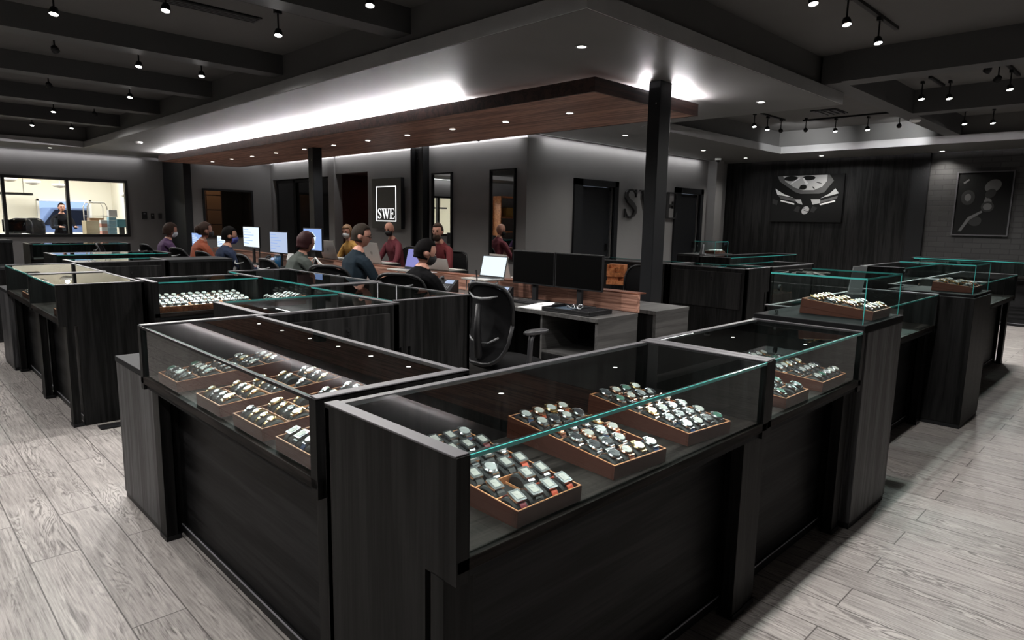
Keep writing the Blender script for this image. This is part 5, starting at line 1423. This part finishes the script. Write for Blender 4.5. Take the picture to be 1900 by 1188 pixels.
def head_mesh(c, s=1.0):
    """face towards +y"""
    mb = MB(); n, m = 28, 20; rings = []
    for j in range(m+1):
        ph = -PI/2+PI*j/m
        z = math.sin(ph); cr = max(math.cos(ph), 0.03); ring = []
        for i in range(n):
            th = 2*PI*i/n; x, y = math.cos(th), math.sin(th)
            rx, ry, rz = 0.074, 0.094, 0.115
            jaw = max(0, -z)
            X = x*cr*rx*(1-0.28*jaw); Y = y*cr*ry*(1-0.10*jaw)+0.012*jaw
            front = max(0, y)
            if y > 0:
                fx = abs(x*cr)
                if abs(z+0.12) < 0.22 and fx < 0.22: Y += 0.020*(1-abs(z+0.12)/0.22)*(1-fx/0.22)      # nose
                if abs(z-0.02) < 0.10 and 0.18 < fx < 0.55: Y -= 0.008*(1-abs(z-0.02)/0.10)             # eye sockets
                if abs(z+0.48) < 0.08 and fx < 0.3: Y += 0.005                                          # lips
                if z < -0.7 and fx < 0.35: Y += 0.008                                                   # chin
            ring.append((c[0]+s*X, c[1]+s*Y, c[2]+s*z*rz))
        rings.append(ring)
    mb.rings(rings)
    for sx in (-1, 1):
        mb.ell((c[0]+sx*0.074*s, c[1]-0.008*s, c[2]-0.01*s), 0.012*s, 0.022*s, 0.032*s, 10, 8)
    return mb

def person(label, loc, rz, shirt, skin='skin', hair='hair_dark', style='short', mask=None, beard=False, lean=0.10, hz=0.0, turn=0.0, reach=(0.36, 0.36), glasses=False, trousers='cloth_dark', nod=0.0):
    """seated figure facing +y, origin on the floor below the pelvis"""
    t = thing('person', label, 'person', loc, rz)
    k = 1.0+hz
    def Z(z): return 0.50+(z-0.50)*k
    yc = lean
    N = [((0, 0, 0.53), (0.16, 0.12)), ((0, 0.02+yc*0.2, Z(0.70)), (0.145, 0.105)), ((0, 0.02+yc*0.7, Z(0.90)), (0.165, 0.115)), ((0, 0.03+yc, Z(1.02)), (0.12, 0.075)),
         ((0, 0.035+yc*1.05, Z(1.085)), 0.056), ((0, 0.05+yc*1.15, Z(1.15)), 0.052)]
    E_ = [(0, 1), (1, 2), (2, 3), (3, 4), (4, 5)]
    for s in (-1, 1):
        b = len(N); rch = reach[0 if s < 0 else 1]
        N += [((s*0.165, 0.03+yc, Z(1.0)), 0.062), ((s*0.225, 0.10+yc, Z(0.84)), 0.050), ((s*0.24, 0.17+yc, Z(0.745)), 0.043), ((s*0.19, 0.17+yc+rch*0.55, 0.785), 0.034), ((s*0.15, 0.17+yc+rch*0.85, 0.775), 0.026),
              ((s*0.145, 0.17+yc+rch*0.85+0.05, 0.775), (0.032, 0.017)), ((s*0.14, 0.17+yc+rch*0.85+0.09, 0.775), (0.034, 0.014))]
        E_ += [(3, b), (b, b+1), (b+1, b+2), (b+2, b+3), (b+3, b+4), (b+4, b+5), (b+5, b+6)]
        h = b+6; hy = 0.17+yc+rch*0.85+0.09
        for q, (dx, ln) in enumerate(((-0.027, 0.055), (-0.009, 0.066), (0.009, 0.062), (0.027, 0.048))):
            f = len(N)
            N += [((s*0.14+dx, hy+0.025, 0.776), 0.0085), ((s*0.14+dx*1.15, hy+0.025+ln*0.5, 0.774), 0.008), ((s*0.14+dx*1.15, hy+0.022+ln*0.9, 0.762), 0.007)]
            E_ += [(h, f), (f, f+1), (f+1, f+2)]
        f = len(N)
        N += [((s*0.145-s*0.040, hy-0.025, 0.770), 0.010), ((s*0.145-s*0.055, hy+0.005, 0.765), 0.008)]
        E_ += [(b+5, f), (f, f+1)]
    for s in (-1, 1):
        b = len(N)
        N += [((s*0.10, 0.06, 0.52), 0.088), ((s*0.12, 0.24, 0.535), 0.075), ((s*0.13, 0.42, 0.50), 0.060), ((s*0.13, 0.43, 0.28), 0.050), ((s*0.13, 0.42, 0.09), 0.038), ((s*0.13, 0.50, 0.045), (0.042, 0.035)), ((s*0.135, 0.60, 0.035), (0.040, 0.025))]
        E_ += [(0, b), (b, b+1), (b+1, b+2), (b+2, b+3), (b+3, b+4), (b+4, b+5), (b+5, b+6)]
    vs, fs = skin_body('b', N, E_)
    hc = (0, 0.075+yc*1.2, Z(1.235))
    hm = head_mesh((0, 0, 0))
    HM = Matrix.Translation(hc) @ Matrix.Rotation(turn, 4, 'Z') @ Matrix.Rotation(-nod, 4, 'X') @ Matrix.Scale(0.94, 4)
    mb = MB(); mb.add(vs, fs); mb.xf(HM, hm)
    body = mb.build('body', [skin, shirt, trousers, 'cloth_dark'], t, smooth=True)
    rm = body.modifiers.new('r', 'REMESH'); rm.mode = 'VOXEL'; rm.voxel_size = 0.0075; rm.use_smooth_shade = True
    sm = body.modifiers.new('s', 'SMOOTH'); sm.iterations = 2; sm.factor = 0.5
    dg = bpy.context.evaluated_depsgraph_get(); dg.update()
    m2 = bpy.data.meshes.new_from_object(body.evaluated_get(dg))
    body.modifiers.clear(); old = body.data; body.data = m2
    m2.materials.clear()
    for q in (skin, shirt, trousers, 'cloth_dark'): m2.materials.append(MAT[q])
    neck = Z(1.065)
    wy = {s: 0.17+yc+reach[0 if s < 0 else 1]*0.85-0.02 for s in (-1, 1)}
    for p in m2.polygons:
        x, y, z = p.center; p.use_smooth = True
        s = -1 if x < 0 else 1
        dn = math.hypot(x, y-(0.05+yc*1.15))
        if z > Z(1.145) or (z > Z(1.085) and dn < 0.066): i = 0
        elif z > 0.68 and y > wy[s] and abs(x) > 0.05 and abs(z-0.775) < 0.08: i = 0
        elif z < 0.10: i = 3
        elif z < 0.60 and (z < 0.565 or y > 0.16): i = 2
        else: i = 1
        p.material_index = i
    # hair
    if style != 'bald':
        h = MB(); n, m = 24, 12; rings = []
        low = {'short': -0.62, 'bob': -0.75, 'long': -0.9, 'bun': -0.62}[style]
        gr = {'short': 1.10, 'bob': 1.22, 'long': 1.16, 'bun': 1.12}[style]
        for j in range(m+1):
            zz = low+(1.0-low)*j/m; ph = math.asin(max(-1, min(0.995, zz))); cr = max(math.cos(ph), 0.05); ring = []
            for i in range(n):
                th = 2*PI*i/n; x, y = math.cos(th), math.sin(th)
                g = gr
                cut = 0.30
                yy = y
                if y > cut and zz < 0.52: yy = cut                      # leaves the face free
                if zz < -0.3 and style in ('bob', 'long') and y > 0.05: yy = 0.05
                cr2 = cr if zz > -0.2 else max(cr, 0.93)
                if style in ('short', 'bun') and zz < 0.05 and y > -0.45: g = gr*0.80
                jit = 1+0.025*math.sin(9*th+5*zz)
                ring.append((x*cr2*0.074*g*jit, yy*cr2*0.094*g*jit-0.006, zz*0.115*(1.10 if zz > 0 else 1.0)+0.004))
            rings.append(ring)
        h.rings(rings)
        if style == 'long':
            h.rings([[(0.078*math.cos(2*PI*i/14)*q, -0.055+0.045*math.sin(2*PI*i/14)*q, z) for i in range(14)] for z, q in ((-0.02, 1.0), (-0.10, 1.1), (-0.18, 1.05), (-0.25, 0.75))])
        if style == 'bun': h.ell((0, -0.11, 0.01), 0.045, 0.045, 0.06, 14, 8)
        g = MB(); g.xf(HM, h); g.build('hair', hair, t, smooth=True)
    ey = MB()
    for s in (-1, 1):
        ey.ell((s*0.030, 0.0855, 0.004), 0.0115, 0.006, 0.0062, 10, 6); ey.tube([(s*0.016, 0.092, 0.024), (s*0.032, 0.091, 0.028), (s*0.046, 0.082, 0.022)], 0.0028, 6)
    g = MB(); g.xf(HM, ey); g.build('eyes', 'hair_dark', t, smooth=True)
    if beard:
        b = MB(); b.ell((0, 0.055, -0.085), 0.058, 0.05, 0.06, 16, 10); g = MB(); g.xf(HM, b); g.build('beard', hair, t, smooth=True)
    if mask:
        b = MB(); rings = []
        for z, w, d in ((-0.010, 0.052, 0.102), (-0.030, 0.066, 0.116), (-0.060, 0.066, 0.112), (-0.090, 0.055, 0.096), (-0.108, 0.035, 0.072)):
            pts = []
            for i in range(11):
                a = R(-75+15*i); pts.append((w*math.sin(a), d*math.cos(a)*1.0+0.0, z))
            pts += [(p[0]*0.9, p[1]*0.93, z) for p in reversed(pts)]
            rings.append(pts)
        b.rings(rings)
        for s in (-1, 1):
            b.tube([(s*0.060, 0.045, -0.03), (s*0.074, 0.015, -0.012), (s*0.080, -0.012, 0.0)], 0.002, 6)
        g = MB(); g.xf(HM, b); g.build('face_mask', mask, t, smooth=True)
    if glasses:
        b = MB()
        for s in (-1, 1):
            b.tube([(s*0.03+0.018*math.cos(2*PI*i/12), 0.100, 0.004+0.014*math.sin(2*PI*i/12)) for i in range(13)], 0.0018, 6)
            b.tube([(s*0.048, 0.098, 0.006), (s*0.076, 0.0, 0.0)], 0.0018, 6)
        g = MB(); g.xf(HM, b); g.build('glasses', 'black_plastic', t)
    return t
A = R(-90)
person('person seen from behind in a black suit with short dark hair, typing', (3.26, 4.50, 0), A, 'cloth_black', 'skin', 'hair_dark', 'short', lean=0.05, hz=-0.08, turn=R(-22), mask='mask_black', nod=0.25)
person('person seen from behind in a navy shirt with short brown hair and glasses', (3.28, 5.60, 0), A, 'cloth_navy', 'skin', 'hair_greybrown', 'short', lean=0.08, hz=0.07, turn=R(-35), glasses=True, nod=0.2)
person('person in a grey-green top with dark red shoulder length hair', (3.22, 6.82, 0), R(-95), 'cloth_sage', 'skin', 'hair_auburn', 'bob', lean=0.16, hz=-0.07, turn=R(5), nod=0.2)
person('person in a blue patterned shirt with black hair and a blue face mask', (3.20, 8.55, 0), R(-88), 'cloth_bluepattern', 'skin_tan', 'hair_dark', 'short', lean=0.05, hz=-0.04, turn=R(-15), mask='mask_blue', nod=0.1)
person('person in an orange top with dark pinned hair and a black face mask', (3.20, 9.55, 0), R(-90), 'cloth_orange', 'skin', 'hair_brown', 'bun', lean=0.10, hz=0.02, turn=R(-5), mask='mask_black')
person('person in a purple top with curly brown hair, leftmost in the desk row', (3.18, 10.95, 0), R(-90), 'cloth_purple', 'skin', 'hair_brown', 'bob', lean=0.10, hz=-0.02, turn=R(-5), mask='mask_white', nod=0.2)
person('bearded person in a dark red shirt with tied back brown hair', (5.85, 7.26, 0), R(100), 'cloth_red', 'skin', 'hair_brown', 'bun', beard=True, lean=0.10, hz=0.08, turn=R(20), nod=0.1)
person('bald person in a maroon shirt with a black face mask behind a silver laptop', (6.13, 8.81, 0), R(90), 'cloth_maroon', 'skin', 'hair_dark', 'bald', mask='mask_black', lean=0.10, hz=0.08, turn=R(25), nod=0.25)
person('person with long blond-brown hair in a yellow top behind a silver laptop', (5.85, 9.62, 0), R(90), 'cloth_yellow', 'skin', 'hair_blond', 'long', lean=0.10, hz=0.0, turn=R(25), mask='mask_white', nod=0.2)
person('person in dark clothes standing in the bright back room beside the window post', (3.46, 19.3, 0.35), R(185), 'cloth_dark', 'skin', 'hair_dark', 'short', lean=0.05, hz=0.0)
